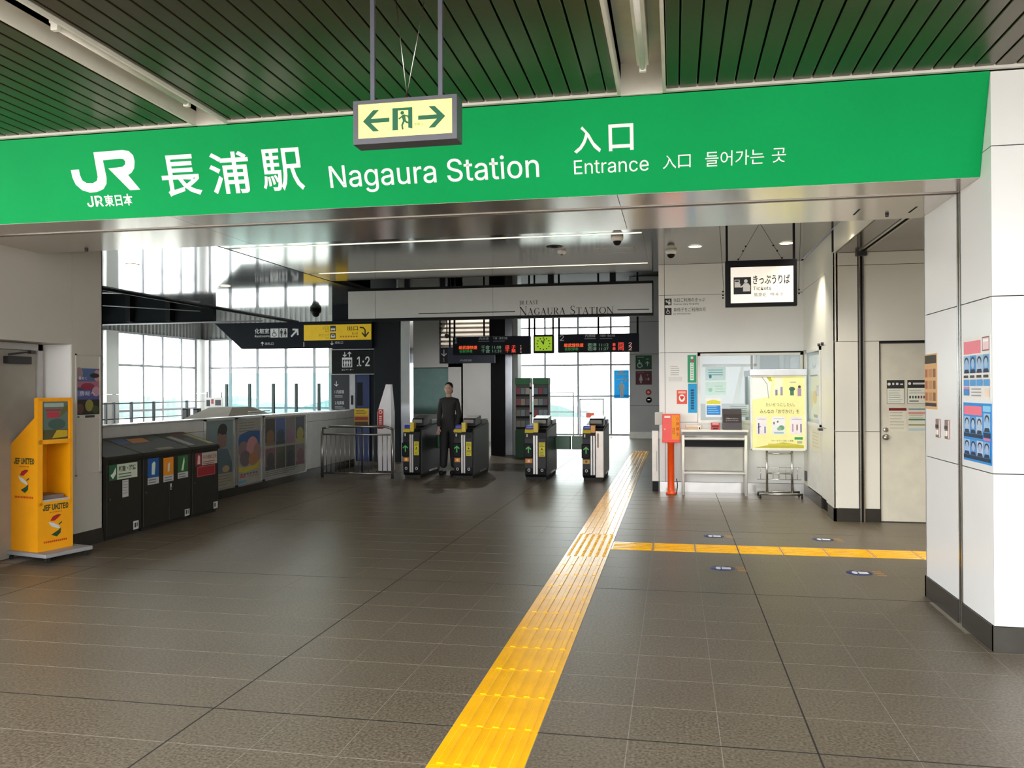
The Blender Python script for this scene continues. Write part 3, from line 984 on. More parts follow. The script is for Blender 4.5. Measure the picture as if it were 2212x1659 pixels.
poster('door_notice', 'notice of red and green stripes on the alcove door', PD2, 2.63, 1.03, 2.82, 1.32, [('r', 2.63, 1.29, 2.82, 1.305, '#6e8890'), ('r', 2.63, 1.24, 2.82, 1.265, '#d8958c'), ('r', 2.63, 1.17, 2.82, 1.185, '#3f7a5c'), ('r', 2.63, 1.11, 2.82, 1.125, '#93864e'), ('r', 2.63, 1.05, 2.82, 1.08, '#bccbcb')] + text_lines(2.64, 2.8, 1.23, 2, 0.03, 0.006, '#b09a80'), '#d9dccd', 'notice')
# alcove ceiling and fascia, far right wall
wa = group_struct('ceiling_alcove', (0, 0, 0), 'metal ceiling of the ticket alcove')
MB().box(1.85, 2.07, 6.67, 10.2, 3.11, 3.122).build('ceiling_panel', M_ceil, wa)
for a, b in ((2.16, 3.4), (3.4, 6.0)):
    MB().box(a + 0.001, b - 0.001, 6.67, 10.2, 3.11, 3.122).build('ceiling_panel', M_ceil, wa)
mb = MB()
mb.box(2.075, 2.10, 6.67, 10.2, 3.10, 3.13, M_steel).box(2.135, 2.16, 6.67, 10.2, 3.10, 3.13, M_steel).box(2.10, 2.135, 6.67, 10.2, 3.118, 3.13, M_core)
mb.build('shutter_track', None, wa)
MB().box(1.84, 6, 6.67, 10.4, 3.15, 3.4).build('ceiling_deck', M_core, wa)
for a, b in ((6.67, 8.4), (8.4, 10.2)):
    MB().box(1.828, 1.84, a + 0.002, b - 0.002, 3.108, 3.40).build('fascia_panel', M_cream, wa)
wx = group_struct('wall_far_right', (0, 0, 0), 'white end wall of the ticket alcove')
MB().box(5.0, 5.2, 6.66, 10.2, 0, 3.12).build('wall_panel', M_white, wx)

# ------------------------------------------------------------------ left parapet and concourse
wp = group_struct('wall_parapet', (0, 0, 0), 'low grey parapet wall behind the bins and posters')
MB().box(-6.5, -6.342, 7.58, 15.9, 0, 1.13).build('wall_core', M_core, wp)
for a, b in zip([7.58, 9.0, 10.4, 11.8, 13.6, 15.0], [9.0, 10.4, 11.8, 13.6, 15.0, 15.9]):
    sheet(face_px(-6.33), a + 0.003, 0.15, b - 0.003, 0.98, 0.012, mat('parapet_grey', (0.50, 0.50, 0.49), 0.4), 'wall_panel', wp, n0=-0.012)
    sheet(face_px(-6.33), a + 0.003, 0.986, b - 0.003, 1.14, 0.012, mat('parapet_grey', (0.50, 0.50, 0.49), 0.4), 'wall_panel', wp, n0=-0.012)
MB().box(-6.52, -6.325, 7.58, 15.91, 1.13, 1.155).build('coping', M_steel, wp)
MB().box(-6.345, -6.322, 7.58, 15.9, 0, 0.145).build('baseboard_parapet', M_base, wp)
MB().box(-6.5, -6.33, 15.9, 15.92, 0, 1.15).build('wall_panel', M_grey, wp)
# glazing


def glazing(name, lab, us, zs, plane, fixed, mw=0.065, md=0.07, outer=0.08):
    """curtain wall: plane 'x' (runs along y at x=fixed) or 'y'"""
    w = group_struct(name, (0, 0, 0), lab)

    def bx(mb, a, b, c_, d, t):
        if plane == 'x':
            mb.box(fixed - t / 2, fixed + t / 2, a, b, c_, d)
        else:
            mb.box(a, b, fixed - t / 2, fixed + t / 2, c_, d)
        return mb
    for u in us:
        bx(MB(), u - mw / 2, u + mw / 2, zs[0], zs[-1], md).build('mullion', M_mullion, w)
    for z in zs:
        bx(MB(), us[0], us[-1], z - 0.026, z + 0.026, md * 0.7).build('transom', M_mullion, w)
    for a, b in zip(us, us[1:]):
        for c_, d in zip(zs, zs[1:]):
            bx(MB(), a + mw / 2, b - mw / 2, c_ + 0.02, d - 0.02, 0.008).build('pane', M_glass, w)
    return w


glazing('window_2', 'tall left glazing looking out to a bright white sky', [17.56, 18.62, 19.42, 20.26, 20.92], [0.05, 1.05, 2.16, 2.95], 'x', -13.0)
glazing('window_3', 'left glazing hidden behind the wall end', [8.0, 9.2, 10.4, 11.6, 12.8, 14.0, 15.2, 16.4, 17.1], [0.05, 1.05, 2.16, 2.95], 'x', -13.0)
glazing('window_4', 'glazed end wall behind the glass screen', [-12.75, -12.13, -11.31, -10.47, -9.63, -8.80, -8.0, -7.3], [0.05, 1.05, 2.16, 2.95], 'y', 21.3)
wg = group_struct('wall_glazing_columns', (0, 0, 0), 'white columns standing in the glazed wall')
for a, b in ((17.1, 17.54), (20.94, 21.36)):
    mb = MB()
    mb.box(-13.15, -12.86, a, b, 0, 1.45).box(-13.15, -12.86, a, b, 1.46, 2.95)
    mb.build('column_panel', M_white, wg)
# corrugated band above the glazing: every rib its own piece


wc = group_struct('wall_corrugated', (0, 0, 0), 'grey corrugated metal band above the glazing')
MB().box(-13.2, -13.06, 7.6, 21.4, 2.96, 5.0).box(-13.2, -7.3, 21.36, 21.5, 2.96, 5.0).build('wall_core', M_corr, wc)
mb = MB()
k = 8.0
while k < 21.3:
    mb.prism([(k, -13.06), (k + 0.03, -13.02), (k + 0.08, -13.02), (k + 0.11, -13.06)], 'z', 2.96, 5.0)
    mb.v[-8:] = [(b_, a_, c_) for a_, b_, c_ in mb.v[-8:]]
    k += 0.15
k = -13.0
while k < -7.4:
    mb.prism([(k, 21.36), (k + 0.03, 21.32), (k + 0.08, 21.32), (k + 0.11, 21.36)], 'z', 2.96, 5.0)
    k += 0.15
o = mb.build('corrugation', M_corr, wc)
o['kind'] = 'stuff'
MB().box(-13.06, -12.98, 7.6, 21.4, 2.94, 2.975).box(-13.1, -7.3, 21.3, 21.36, 2.94, 2.975).build('flashing', M_mullion, wc)
wb = group_struct('wall_bulkhead', (0, 0, 0), 'black steel bulkhead and bracing in the roof void')
MB().box(-13.05, -10.1, 17.0, 17.12, 3.07, 5.0).box(-10.16, -10.1, 7.6, 21.6, 3.36, 5.0).build('bulkhead', mat('black_steel', (0.006, 0.008, 0.009), 0.7, spec=0.1), wb)
MB().tube((-13.0, 16.97, 3.06), (-8.9, 16.97, 3.07), 0.018, 8).build('edge_pipe', M_mullion, wb)
mb = MB()
mb.tube((-13, 14.5, 3.55), (-10.3, 15.3, 3.52), 0.02, 8).tube((-13, 14.2, 3.35), (-10.3, 16.8, 3.3), 0.012, 6).tube((-12.6, 15.6, 3.2), (-11.4, 14.6, 3.7), 0.012, 6)
mb.build('brace', M_mullion, wb)
for xb in (-12.2, -11.2):
    MB().box(xb, xb + 0.12, 16.86, 17.0, 3.1, 4.2).build('stiffener', M_black, wb)
MB().box(-13.2, -9.0, 7.42, 7.575, 0, 5.0).box(-9, -5.75, 7.42, 7.56, 3.42, 5.0).build('wall_left_hall', M_lwall)
struct(bpy.data.objects['wall_left_hall'], 'back face of the left wall block')

# glass screen beyond the parapet
gs = thing('glass_screen', 'frameless glass screen panels with dark posts behind the poster wall', 'glass screen', (-9.0, 17.6, 0))
xs = [-9.95, -9.45, -8.93, -8.43, -7.93, -7.5]
yy = [17.3, 17.42, 17.54, 17.66, 17.78, 17.88]
for x, y in zip(xs, yy):
    MB().bbox(x - 0.03, x + 0.03, y - 0.03, y + 0.03, 0, 1.69, 0.006).build('post', mat('post_greygreen', (0.07, 0.09, 0.09), 0.4, metal=0.4), gs)
for k in range(5):
    a, b = Vector((xs[k] + 0.02, yy[k], 0)), Vector((xs[k + 1] - 0.02, yy[k + 1], 0))
    n = Vector((-(b - a).y, (b - a).x, 0)).normalized() * 0.005
    mb = MB()
    vs = [a - n, b - n, b + n, a + n]
    z0, z1 = 0.15, 1.93
    mb.add([(v.x, v.y, z0) for v in vs] + [(v.x, v.y, z1) for v in vs], [(0, 3, 2, 1), (4, 5, 6, 7), (0, 1, 5, 4), (1, 2, 6, 5), (2, 3, 7, 6), (3, 0, 4, 7)])
    mb.build('pane', glass('screen_glass', (0.80, 0.955, 0.97)), gs)
# railing by the left glazing
rl = thing('railing', 'dark metal railing standing in front of the left glazing', 'railing', (-12.4, 18.5, 0))
mb = MB()
for z in (1.25, 0.9):
    mb.tube((-12.4, 16.2, z), (-12.4, 20.8, z), 0.012, 8)
mb.build('rail', M_dgrey, rl)
for k, y in enumerate((16.45, 16.72, 17.35, 18.2, 19.6, 20.6)):
    MB().bbox(-12.43, -12.37, y - 0.025, y + 0.025, 0, 1.28, 0.005).build('post', M_dgrey, rl)
nb = thing('notice_board', 'small white notice board standing far left near glazing corner', 'board', (-11.3, 19.2, 0))
MB().bbox(-11.65, -11.15, 19.2, 19.23, 1.08, 1.36, 0.004).build('board', M_white, nb)
MB().tube((-11.6, 19.23, 0), (-11.6, 19.23, 1.5), 0.012).tube((-11.2, 19.23, 0), (-11.2, 19.23, 1.5), 0.012).build('legs', M_dgrey, nb)
prints(face_y(19.199), [('r', -11.6, 1.14, -11.5, 1.30, '#3a2a2e'), ('r', -11.47, 1.2, -11.4, 1.32, '#b04a50'), ('r', -11.36, 1.16, -11.2, 1.30, '#4c4450')], nb)
for k, (x, lab) in enumerate(((-12.05, 'leftmost dark floor unit under the far left glazing'), (-11.75, 'second dark floor unit under the far left glazing'), (-11.35, 'third dark floor unit below the small notice board'), (-11.0, 'rightmost dark floor unit below the small notice board'))):
    b_ = thing('floor_unit', lab, 'unit', (x, 19.0, 0), 'dark units under the left glazing')
    MB().bbox(x - 0.07, x + 0.07, 18.95, 19.1, 0.0, 1.09, 0.01).build('body', M_black, b_)
    MB().bbox(x - 0.06, x + 0.06, 18.94, 18.95, 0.85, 1.05, 0.004).build('face', M_dgrey, b_)
# grey hipped cover behind first poster
gc = thing('machine_cover', 'grey hipped sheet-metal cover rising behind the poster wall', 'cover', (-7.2, 12.3, 0))
mb = MB()
b0 = [(-7.5, 11.75), (-6.75, 11.75), (-6.75, 13.35), (-7.5, 13.35)]
t0 = [(-7.35, 12.25), (-6.95, 12.25), (-6.95, 12.85), (-7.35, 12.85)]
mb.add([(a, b, 1.10) for a, b in b0] + [(a, b, 1.27) for a, b in t0], [(0, 3, 2, 1), (4, 5, 6, 7), (0, 1, 5, 4), (1, 2, 6, 5), (2, 3, 7, 6), (3, 0, 4, 7)])
mb.build('hood', mat('hood_grey', (0.36, 0.35, 0.32), 0.5), gc)
MB().box(-7.5, -6.75, 11.75, 13.35, 0, 1.10).build('body', M_grey, gc)
for k in range(3):
    MB().box(-6.76, -6.735, 12.4, 13.3 - k * 0.1, 1.11 + k * 0.04, 1.125 + k * 0.04).build('louvre', M_whitepaint, gc)

# ------------------------------------------------------------------ lift tower and fascia sign at y = 17
tw = thing('lift_tower', 'dark navy lift tower with blue door behind the railing', 'lift', (-6.4, 17.5, 0))
MB().box(-7.30, -5.73, 17.06, 17.7, 0, 3.39).build('shaft', M_navy, tw)
MB().bbox(-6.31, -5.73, 16.96, 17.08, 0, 3.39, 0.008).build('pillar', mat('pillar_dark', (0.010, 0.013, 0.017), 0.45, spec=0.15), tw)
MB().bbox(-5.73, -5.52, 17.0, 17.25, 0, 3.39, 0.006).build('steel_jamb', mat('jamb_steel', (0.55, 0.58, 0.64), 0.18, metal=0.9), tw)
MB().box(-7.30, -6.32, 17.0, 17.05, 2.405, 2.425).box(-7.30, -6.32, 17.0, 17.05, 1.87, 1.885).build('trim', M_mullion, tw)
MB().box(-6.89, -6.76, 17.02, 17.06, 0, 1.87).build('door_jamb', M_mullion, tw)
MB().box(-6.74, -6.44, 17.03, 17.06, 0, 1.86).build('door', mat('lift_blue', (0.006, 0.022, 0.10), 0.3), tw)
MB().box(-6.72, -6.60, 17.02, 17.035, 1.2, 1.7).build('door_glass', M_black, tw)
MB().bbox(-6.85, -6.81, 17.0, 17.02, 1.22, 1.42, 0.004).build('call_panel', M_black, tw)
PT = face_y(17.05)
sheet(PT, -7.30, 1.885, -6.32, 2.405, 0.02, M_black, 'number_board', tw, n0=0.0)
PB = face_y(17.028)
W_ = '#d8dade'
prints(PB, [('r', -7.06, 2.03, -6.83, 2.24, W_), ('r', -7.045, 2.045, -6.845, 2.195, '#0c0d10'), ] + person_icon(-7.0, 2.055, 0.13, W_) + person_icon(-6.945, 2.055, 0.13, W_) + person_icon(-6.89, 2.055, 0.13, W_) + arrow_items(-7.0, 2.31, 0.10, -90, W_, 0.2) + arrow_items(-6.89, 2.31, 0.10, 90, W_, 0.2), tw)
text(PB, '1·2', -6.72, 2.05, -6.43, 2.26, W_, tw, bold=0.01)
text(PB, 'エレベーター', -7.07, 1.955, -6.80, 1.995, W_, tw)
sheet(PT, -7.31, 1.12, -6.90, 1.87, 0.02, mat('info_navy', (0.008, 0.010, 0.02), 0.35), 'platform_board', tw, n0=0.0)
prints(PB, arrow_items(-7.195, 1.675, 0.11, -90, W_, 0.14) + text_lines(-7.23, -7.0, 1.42, 2, 0.03, 0.01, '#a8acb4') + text_lines(-7.23, -7.0, 1.18, 2, 0.03, 0.01, '#a8acb4'), tw)
text(PB, '1 内房線', -7.23, 1.46, -7.02, 1.54, W_, tw)
text(PB, '2 内房線', -7.23, 1.22, -7.02, 1.30, W_, tw)

fs_ = thing('fascia_sign', 'long black fascia sign with restroom symbols and yellow exit panel', 'sign', (-8.1, 16.9, 2.45))
MB().prism([(-9.98, 3.02), (-9.34, 2.45), (-6.31, 2.44), (-6.31, 3.02)], 'y', 16.86, 16.955).build('board', M_navy, fs_)
PF = face_y(16.86)
MB().box(-7.86, -6.325, 16.84, 16.862, 2.61, 2.945).build('yellow_panel', mat('exit_yellow', (0.80, 0.52, 0.004), 0.4, emit=0.12), fs_)
PY = face_y(16.84)
text(PF, '化粧室', -9.02, 2.78, -8.68, 2.89, W_, fs_, bold=0.01)
text(PF, 'Restrooms', -9.02, 2.70, -8.67, 2.75, W_, fs_)
prints(PF, [('r', -8.65, 2.69, -8.46, 2.885, W_), ('r', -8.44, 2.69, -8.25, 2.885, W_)] + wheelchair(-8.555, 2.785, 0.17, '#14161c') + person_icon(-8.39, 2.70, 0.175, '#14161c') + person_icon(-8.30, 2.70, 0.175, '#14161c', True) + [('r', -8.348, 2.70, -8.343, 2.875, '#14161c')] + arrow_items(-8.085, 2.78, 0.22, 45, W_, 0.18) + arrow_items(-8.84, 2.555, 0.08, 90, W_, 0.2) + arrow_items(-7.22, 2.55, 0.08, -90, W_, 0.2) + [('r', -7.875, 2.48, -7.86, 2.58, W_)], fs_)
text(PF, '改札口', -8.78, 2.53, -8.58, 2.585, W_, fs_)
text(PF, '改札口', -7.15, 2.53, -6.97, 2.585, W_, fs_)
text(PY, '出口', -6.86, 2.81, -6.62, 2.905, '#201a08', fs_, bold=0.01)
text(PY, 'Exit', -6.75, 2.72, -6.62, 2.775, '#201a08', fs_)
text(PY, 'バス', -7.42, 2.83, -7.28, 2.91, '#5a4a08', fs_)
text(PY, 'Bus', -7.36, 2.79, -7.28, 2.82, '#5a4a08', fs_)
text(PY, 'タクシー', -7.52, 2.69, -7.28, 2.755, '#7a5a08', fs_)
text(PY, 'Taxi', -7.36, 2.645, -7.28, 2.675, '#7a5a08', fs_)
prints(PY, [('r', -7.25, 2.80, -7.125, 2.92, '#15161c'), ('r', -7.235, 2.83, -7.14, 2.865, '#d9dbe0'), ('e', -7.215, 2.825, 0.012, 0.012, '#d9dbe0'), ('e', -7.16, 2.825, 0.012, 0.012, '#d9dbe0'), ('r', -7.235, 2.875, -7.14, 2.90, '#3a3f52'),
            ('r', -7.25, 2.64, -7.125, 2.76, '#15161c'), ('p', [(-7.235, 2.665), (-7.14, 2.665), (-7.14, 2.70), (-7.155, 2.735), (-7.22, 2.735), (-7.235, 2.70)], '#d9dbe0'), ('r', -7.215, 2.70, -7.16, 2.725, '#3a3f52')] +
       [('r', -7.03 + k * 0.06, 2.665, -6.99 + k * 0.06, 2.70, '#c07a10') for k in range(7)] +
       [('p', stroke_poly((-6.58, 2.875), (-6.50, 2.865), 0.028), '#181408'), ('p', stroke_poly((-6.505, 2.87), (-6.46, 2.82), 0.028), '#181408'), ('p', stroke_poly((-6.46, 2.825), (-6.46, 2.70), 0.028), '#181408'), ('p', stroke_poly((-6.53, 2.76), (-6.455, 2.67), 0.03), '#181408'), ('p', stroke_poly((-6.38, 2.77), (-6.463, 2.67), 0.03), '#181408')], fs_)

# ------------------------------------------------------------------ rear hall
glazing('window_5', 'bright full-height glazing at the far end of the hall', [-6.2, -5.15, -4.14, -3.055, -1.995, -1.36], [0.05, 1.30, 2.31, 3.53, 4.98], 'y', 27.0, mw=0.06)
wf = group_struct('wall_far', (0, 0, 0), 'grey panelled wall at the far right of the hall')
MB().box(-1.35, 0.0, 26.0 + E_, 27.2, 0, 5.0).build('wall_core', M_core, wf)
for c_, d in zip([0.15, 1.02, 2.6, 3.6], [1.02, 2.6, 3.6, 5.0]):
    sheet(face_y(26.0), -1.35, c_ + 0.005, -0.2, d - 0.005, 0.012, M_grey, 'wall_panel', wf, n0=-0.012)
MB().box(-1.36, -0.2, 25.97, 26.02, 0, 0.2).build('baseboard_far', M_whitepaint, wf)
MB().box(-1.35, -1.34, 26.0, 27.0, 0, 5.0).build('wall_return', M_white, wf)
wq = group_struct('wall_rear_left', (0, 0, 0), 'white rear wall left of the far glazing')
mb = MB()
mb.box(-8.4, -6.2, 24.0, 24.2, 2.2, 5.0).box(-8.4, -6.2, 24.0, 24.2, 0, 0.8).box(-6.6, -5.15, 24.0, 24.2, 0, 5.0).box(-6.2, -6.15, 24.0, 27.2, 0, 5.0).box(-8.4, -8.3, 19.4, 24.2, 0, 5)
mb.build('wall_panel', M_white, wq)
MB().box(-8.3, -6.6, 24.05, 24.08, 0.8, 2.2).build('pane', mat('frosted_teal_glass', (0.26, 0.42, 0.40), 0.2), wq)
downlight('added downlight brightening the rear wall and beige louvre panel', -5.1, 20.2, 4.98, 600, 'hall downlights', (1, 0.97, 0.93), 140)  # added lamp, brightens the rear wall and the louvre blades
MB().box(-8.3, -7.3, 19.4, 21.3, 0, 5).build('wall_block', M_navy, wq)
pp = thing('dark_pillar', 'black pillar with steel edge left of the brochure racks', 'pillar', (-4.0, 19.2, 0))
MB().bbox(-4.2, -3.86, 19.0, 19.5, 0, 5.0, 0.01).build('shaft', M_black, pp)
MB().bbox(-3.86, -3.68, 19.0, 19.5, 0, 5.0, 0.01).build('steel_edge', mat('jamb_steel', (0.55, 0.58, 0.64), 0.18, metal=0.9), pp)
MB().bbox(-3.68, -3.56, 19.02, 19.5, 0, 5.0, 0.01).build('grey_edge', M_grey, pp)
lv = thing('louvre_panel', 'beige horizontal louvre panel behind the left departure board', 'louvre', (-4.9, 21.0, 2.6))
MB().box(-6.0, -3.9, 21.03, 21.06, 2.45, 3.4).build('backing', mat('louvre_beige', (0.42, 0.38, 0.32), 0.5), lv)
for k in range(8):
    MB().box(-6.0, -3.9, 20.96, 21.03, 2.47 + k * 0.115, 2.53 + k * 0.115).build('blade', mat('blade_beige', (0.72, 0.66, 0.58), 0.45), lv)
MB().box(-6.0, -5.96, 20.96, 21.06, 2.45, 5.0).build('hanger', M_dgrey, lv)
MB().box(-3.94, -3.9, 20.96, 21.06, 2.45, 5.0).build('hanger', M_dgrey, lv)
bs = thing('platform_sign', 'dark blue platform sign with down arrow under the left departure board', 'sign', (-4.6, 18.3, 2.12))
MB().bbox(-5.24, -3.95, 18.3, 18.36, 2.13, 2.50, 0.006).build('board', mat('platform_navy', (0.006, 0.014, 0.05), 0.3), bs)
MB().tube((-5.0, 18.33, 2.5), (-5.0, 18.33, 5.0), 0.02).build('hanger', M_black, bs)
MB().tube((-4.2, 18.33, 2.5), (-4.2, 18.33, 5.0), 0.02).build('hanger', M_black, bs)
prints(face_y(18.298), [('r', -5.22, 2.14, -5.04, 2.49, '#0a0b0e')] + arrow_items(-5.13, 2.37, 0.15, -90, '#e8eaee', 0.14), bs)
text(face_y(18.298), '1', -5.15, 2.17, -5.115, 2.25, '#e8eaee', bs)
text(face_y(18.298), '2', -4.28, 2.34, -4.19, 2.44, '#e8eaee', bs)
text(face_y(18.298), '内房線', -4.75, 2.17, -4.48, 2.22, '#c4c8d0', bs)

# outside world: low ground, far trees and hills
g_ = MB()
g_.box(-400, 400, 60, 900, -7.2, -7.0)
g_.box(-400, -25, -300, 900, -7.2, -7.05)
struct(g_.build('ground_outside', mat('pale_ground', (0.45, 0.46, 0.44), 0.9)), 'pale ground far outside the windows')
MB().box(-13.2, 9, -60, -4, -0.25, -0.02).build('ground_forecourt', mat('forecourt_paving', (0.40, 0.38, 0.35), 0.85))
MB().box(5.2, 9, -14, 5.30, -0.02, 5.4).build('wall_light_block', M_white)  # added unseen block, cuts the daylight reaching the left wall
struct(bpy.data.objects['wall_light_block'], 'white block added out of view to keep daylight off the left wall')
struct(bpy.data.objects['ground_forecourt'], 'pale paving of the forecourt behind the viewpoint')
for k, (x, y, w_, h) in enumerate(((-235, 200, 40, 6.6), (-150, 230, 34, 7.4), (-108, 330, 50, 8.2), (-60, 250, 34, 7.0), (-330, 150, 40, 6.4))):
    mb = MB()
    n = 18
    pts = []
    for i in range(n + 1):
        t = i / n
        pts.append((x - w_ + 2 * w_ * t, -7 + h * (math.sin(math.pi * t) ** 0.7) * (0.8 + 0.2 * rnd.random())))
    mb.prism(pts, 'y', y, y + 25)
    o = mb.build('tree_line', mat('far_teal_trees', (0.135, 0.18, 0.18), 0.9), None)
    tag(o, ['pale teal tree line on the horizon through the left glazing', 'teal tree line seen left of the glass screen', 'tallest distant teal tree line behind the glass screen', 'small teal tree line at the right end of the glass screen', 'lowest teal tree line at the far left'][k], 'trees', 'distant tree lines')

# ================================================================== THINGS
# ------------------------------------------------------------------ big green station sign over the entrance
sg = thing('station_sign', 'wide green railway station sign with white lettering over the entrance', 'sign', (-2.0, 5.4, 2.82))
MB().prism([(5.32, 3.40), (5.34, 3.40), (5.62, 3.40), (5.62, 2.834), (5.50, 2.834), (5.50, 2.822)], 'x', -5.75, 1.828).build('face_panel', M_green, sg)
sl_ = 0.18 / 0.58
vlen = math.hypot(1, sl_)


class SignPl(Pl):
    """u = x, v = height z on the tilted face"""

    def p(s, u, v, n=0.0):
        return Vector((u, 5.32 + (3.40 - v) * sl_, v)) + Vector((0, -1 / vlen, -sl_ / vlen)) * n


SP = SignPl((0, 0, 0), (1, 0, 0), (0, 0, 1))
JR = [(-4.347, 3.173), (-4.279, 3.173), (-4.281, 3.138), (-4.270, 3.098), (-4.238, 3.078), (-4.188, 3.075), (-4.152, 3.089), (-4.138, 3.115), (-4.134, 3.281), (-3.898, 3.284), (-3.849, 3.275), (-3.819, 3.245), (-3.816, 3.203), (-3.830, 3.158), (-3.857, 3.130), (-3.888, 3.116), (-3.812, 3.013), (-3.896, 3.013), (-4.038, 3.168), (-3.968, 3.170), (-3.923, 3.173), (-3.897, 3.187), (-3.891, 3.209), (-3.904, 3.224), (-3.929, 3.228), (-4.069, 3.224), (-4.067, 3.106), (-4.077, 3.065), (-4.111, 3.030), (-4.17, 3.013), (-4.228, 3.012), (-4.288, 3.031), (-4.331, 3.071), (-4.347, 3.120)]
prints(SP, [('p', JR, M_letter)], sg, 'logo')
WL = M_letter
text(SP, 'JR', -4.267, 2.912, -4.132, 2.988, WL, sg, bold=0.015)
text(SP, '東日本', -4.122, 2.910, -3.886, 2.990, WL, sg, bold=0.022)
text(SP, '長', -3.623, 2.953, -3.319, 3.229, WL, sg, bold=0.016)
text(SP, '浦', -3.240, 2.953, -2.934, 3.229, WL, sg, bold=0.014)
text(SP, '駅', -2.843, 2.953, -2.530, 3.229, WL, sg, bold=0.009)
text(SP, 'Nagaura Station', -2.342, 2.915, -0.870, 3.100, WL, sg, bold=0.004)
text(SP, '入', -0.633, 3.084, -0.457, 3.245, WL, sg, bold=0.012)
text(SP, '口', -0.406, 3.087, -0.247, 3.245, WL, sg, bold=0.016)
text(SP, 'Entrance', -0.637, 2.958, -0.153, 3.044, WL, sg)
text(SP, '入', -0.063, 2.963, 0.021, 3.043, WL, sg)
text(SP, '口', 0.034, 2.965, 0.112, 3.042, WL, sg)
text(SP, '들어가는', 0.203, 2.962, 0.564, 3.051, WL, sg)
text(SP, '곳', 0.611, 2.966, 0.696, 3.049, WL, sg)

# ------------------------------------------------------------------ emergency exit sign
ex = thing('exit_sign', 'hanging yellow and green emergency exit sign with running figure', 'sign', (-1.22, 3.72, 2.70))
y0, y1 = 3.70, 3.80
mb = MB()
mb.box(-1.475, -1.452, y0, y1, 2.727, 2.888).box(-0.995, -0.972, y0, y1, 2.727, 2.888).box(-1.475, -0.972, y0, y1, 2.888, 2.905).box(-1.475, -0.972, y0, y1, 2.70, 2.727).box(-1.452, -0.995, y0 + 0.02, y1 - 0.001, 2.727, 2.888)
mb.build('frame', mat('sign_frame_grey', (0.10, 0.10, 0.12), 0.4, metal=0.3), ex)
MB().box(-1.452, -0.995, y0 + 0.004, y0 + 0.02, 2.727, 2.888).build('face', mat('exit_face', (0.90, 0.90, 0.26), 0.4, emit=0.25), ex)
PE = face_y(y0 + 0.004)
GR = '#005a3c'


def bold_arrow(c_, v, L, h, d, col):
    """heavy block arrow pointing to d (+1 right, -1 left)"""
    a = c_ - d * L / 2
    b = c_ + d * L / 2
    t = h * 0.10
    return [('p', [(a, v - t), (b - d * h * 0.3, v - t), (b - d * h * 0.3, v + t), (a, v + t)], col),
            ('p', [(b, v), (b - d * h * 0.5, v + h / 2), (b - d * h * 0.80, v + h / 2), (b - d * h * 0.30, v)], col),
            ('p', [(b, v), (b - d * h * 0.5, v - h / 2), (b - d * h * 0.80, v - h / 2), (b - d * h * 0.30, v)], col)]


it = bold_arrow(-1.363, 2.808, 0.13, 0.10, -1, GR) + bold_arrow(-1.093, 2.808, 0.13, 0.10, 1, GR)
it += [('p', [(-1.283, 2.757), (-1.256, 2.757), (-1.256, 2.848), (-1.206, 2.848), (-1.206, 2.765), (-1.186, 2.760), (-1.186, 2.860), (-1.283, 2.860)], GR)]
it += [('e', -1.235, 2.836, 0.009, 0.009, GR), ('p', stroke_poly((-1.230, 2.827), (-1.224, 2.797), 0.016), GR), ('p', stroke_poly((-1.232, 2.822), (-1.252, 2.808), 0.007), GR), ('p', stroke_poly((-1.228, 2.823), (-1.208, 2.820), 0.007), GR), ('p', stroke_poly((-1.209, 2.821), (-1.203, 2.808), 0.006), GR), ('p', stroke_poly((-1.224, 2.799), (-1.208, 2.788), 0.009), GR), ('p', stroke_poly((-1.209, 2.789), (-1.195, 2.790), 0.007), GR), ('p', stroke_poly((-1.226, 2.799), (-1.236, 2.778), 0.009), GR), ('p', stroke_poly((-1.236, 2.779), (-1.232, 2.758), 0.008), GR)]
prints(PE, it, ex)
text(PE, '非常口', -1.178, 2.772, -1.134, 2.786, GR, ex)
for xx in (-1.395, -1.062):
    MB().bbox(xx - 0.011, xx + 0.011, 3.74, 3.762, 2.90, 3.43, 0.003).build('hanger_post', mat('hanger_bluegrey', (0.13, 0.135, 0.17), 0.4, metal=0.4), ex)
MB().tube((-1.228, 3.752, 2.90), (-1.228, 3.752, 2.935), 0.006, 8).tube((-1.228, 3.752, 2.935), (-1.285, 3.752, 3.43), 0.0022, 6).tube((-1.228, 3.752, 2.935), (-1.13, 3.752, 3.43), 0.0022, 6).build('stay_wire', M_steel, ex)

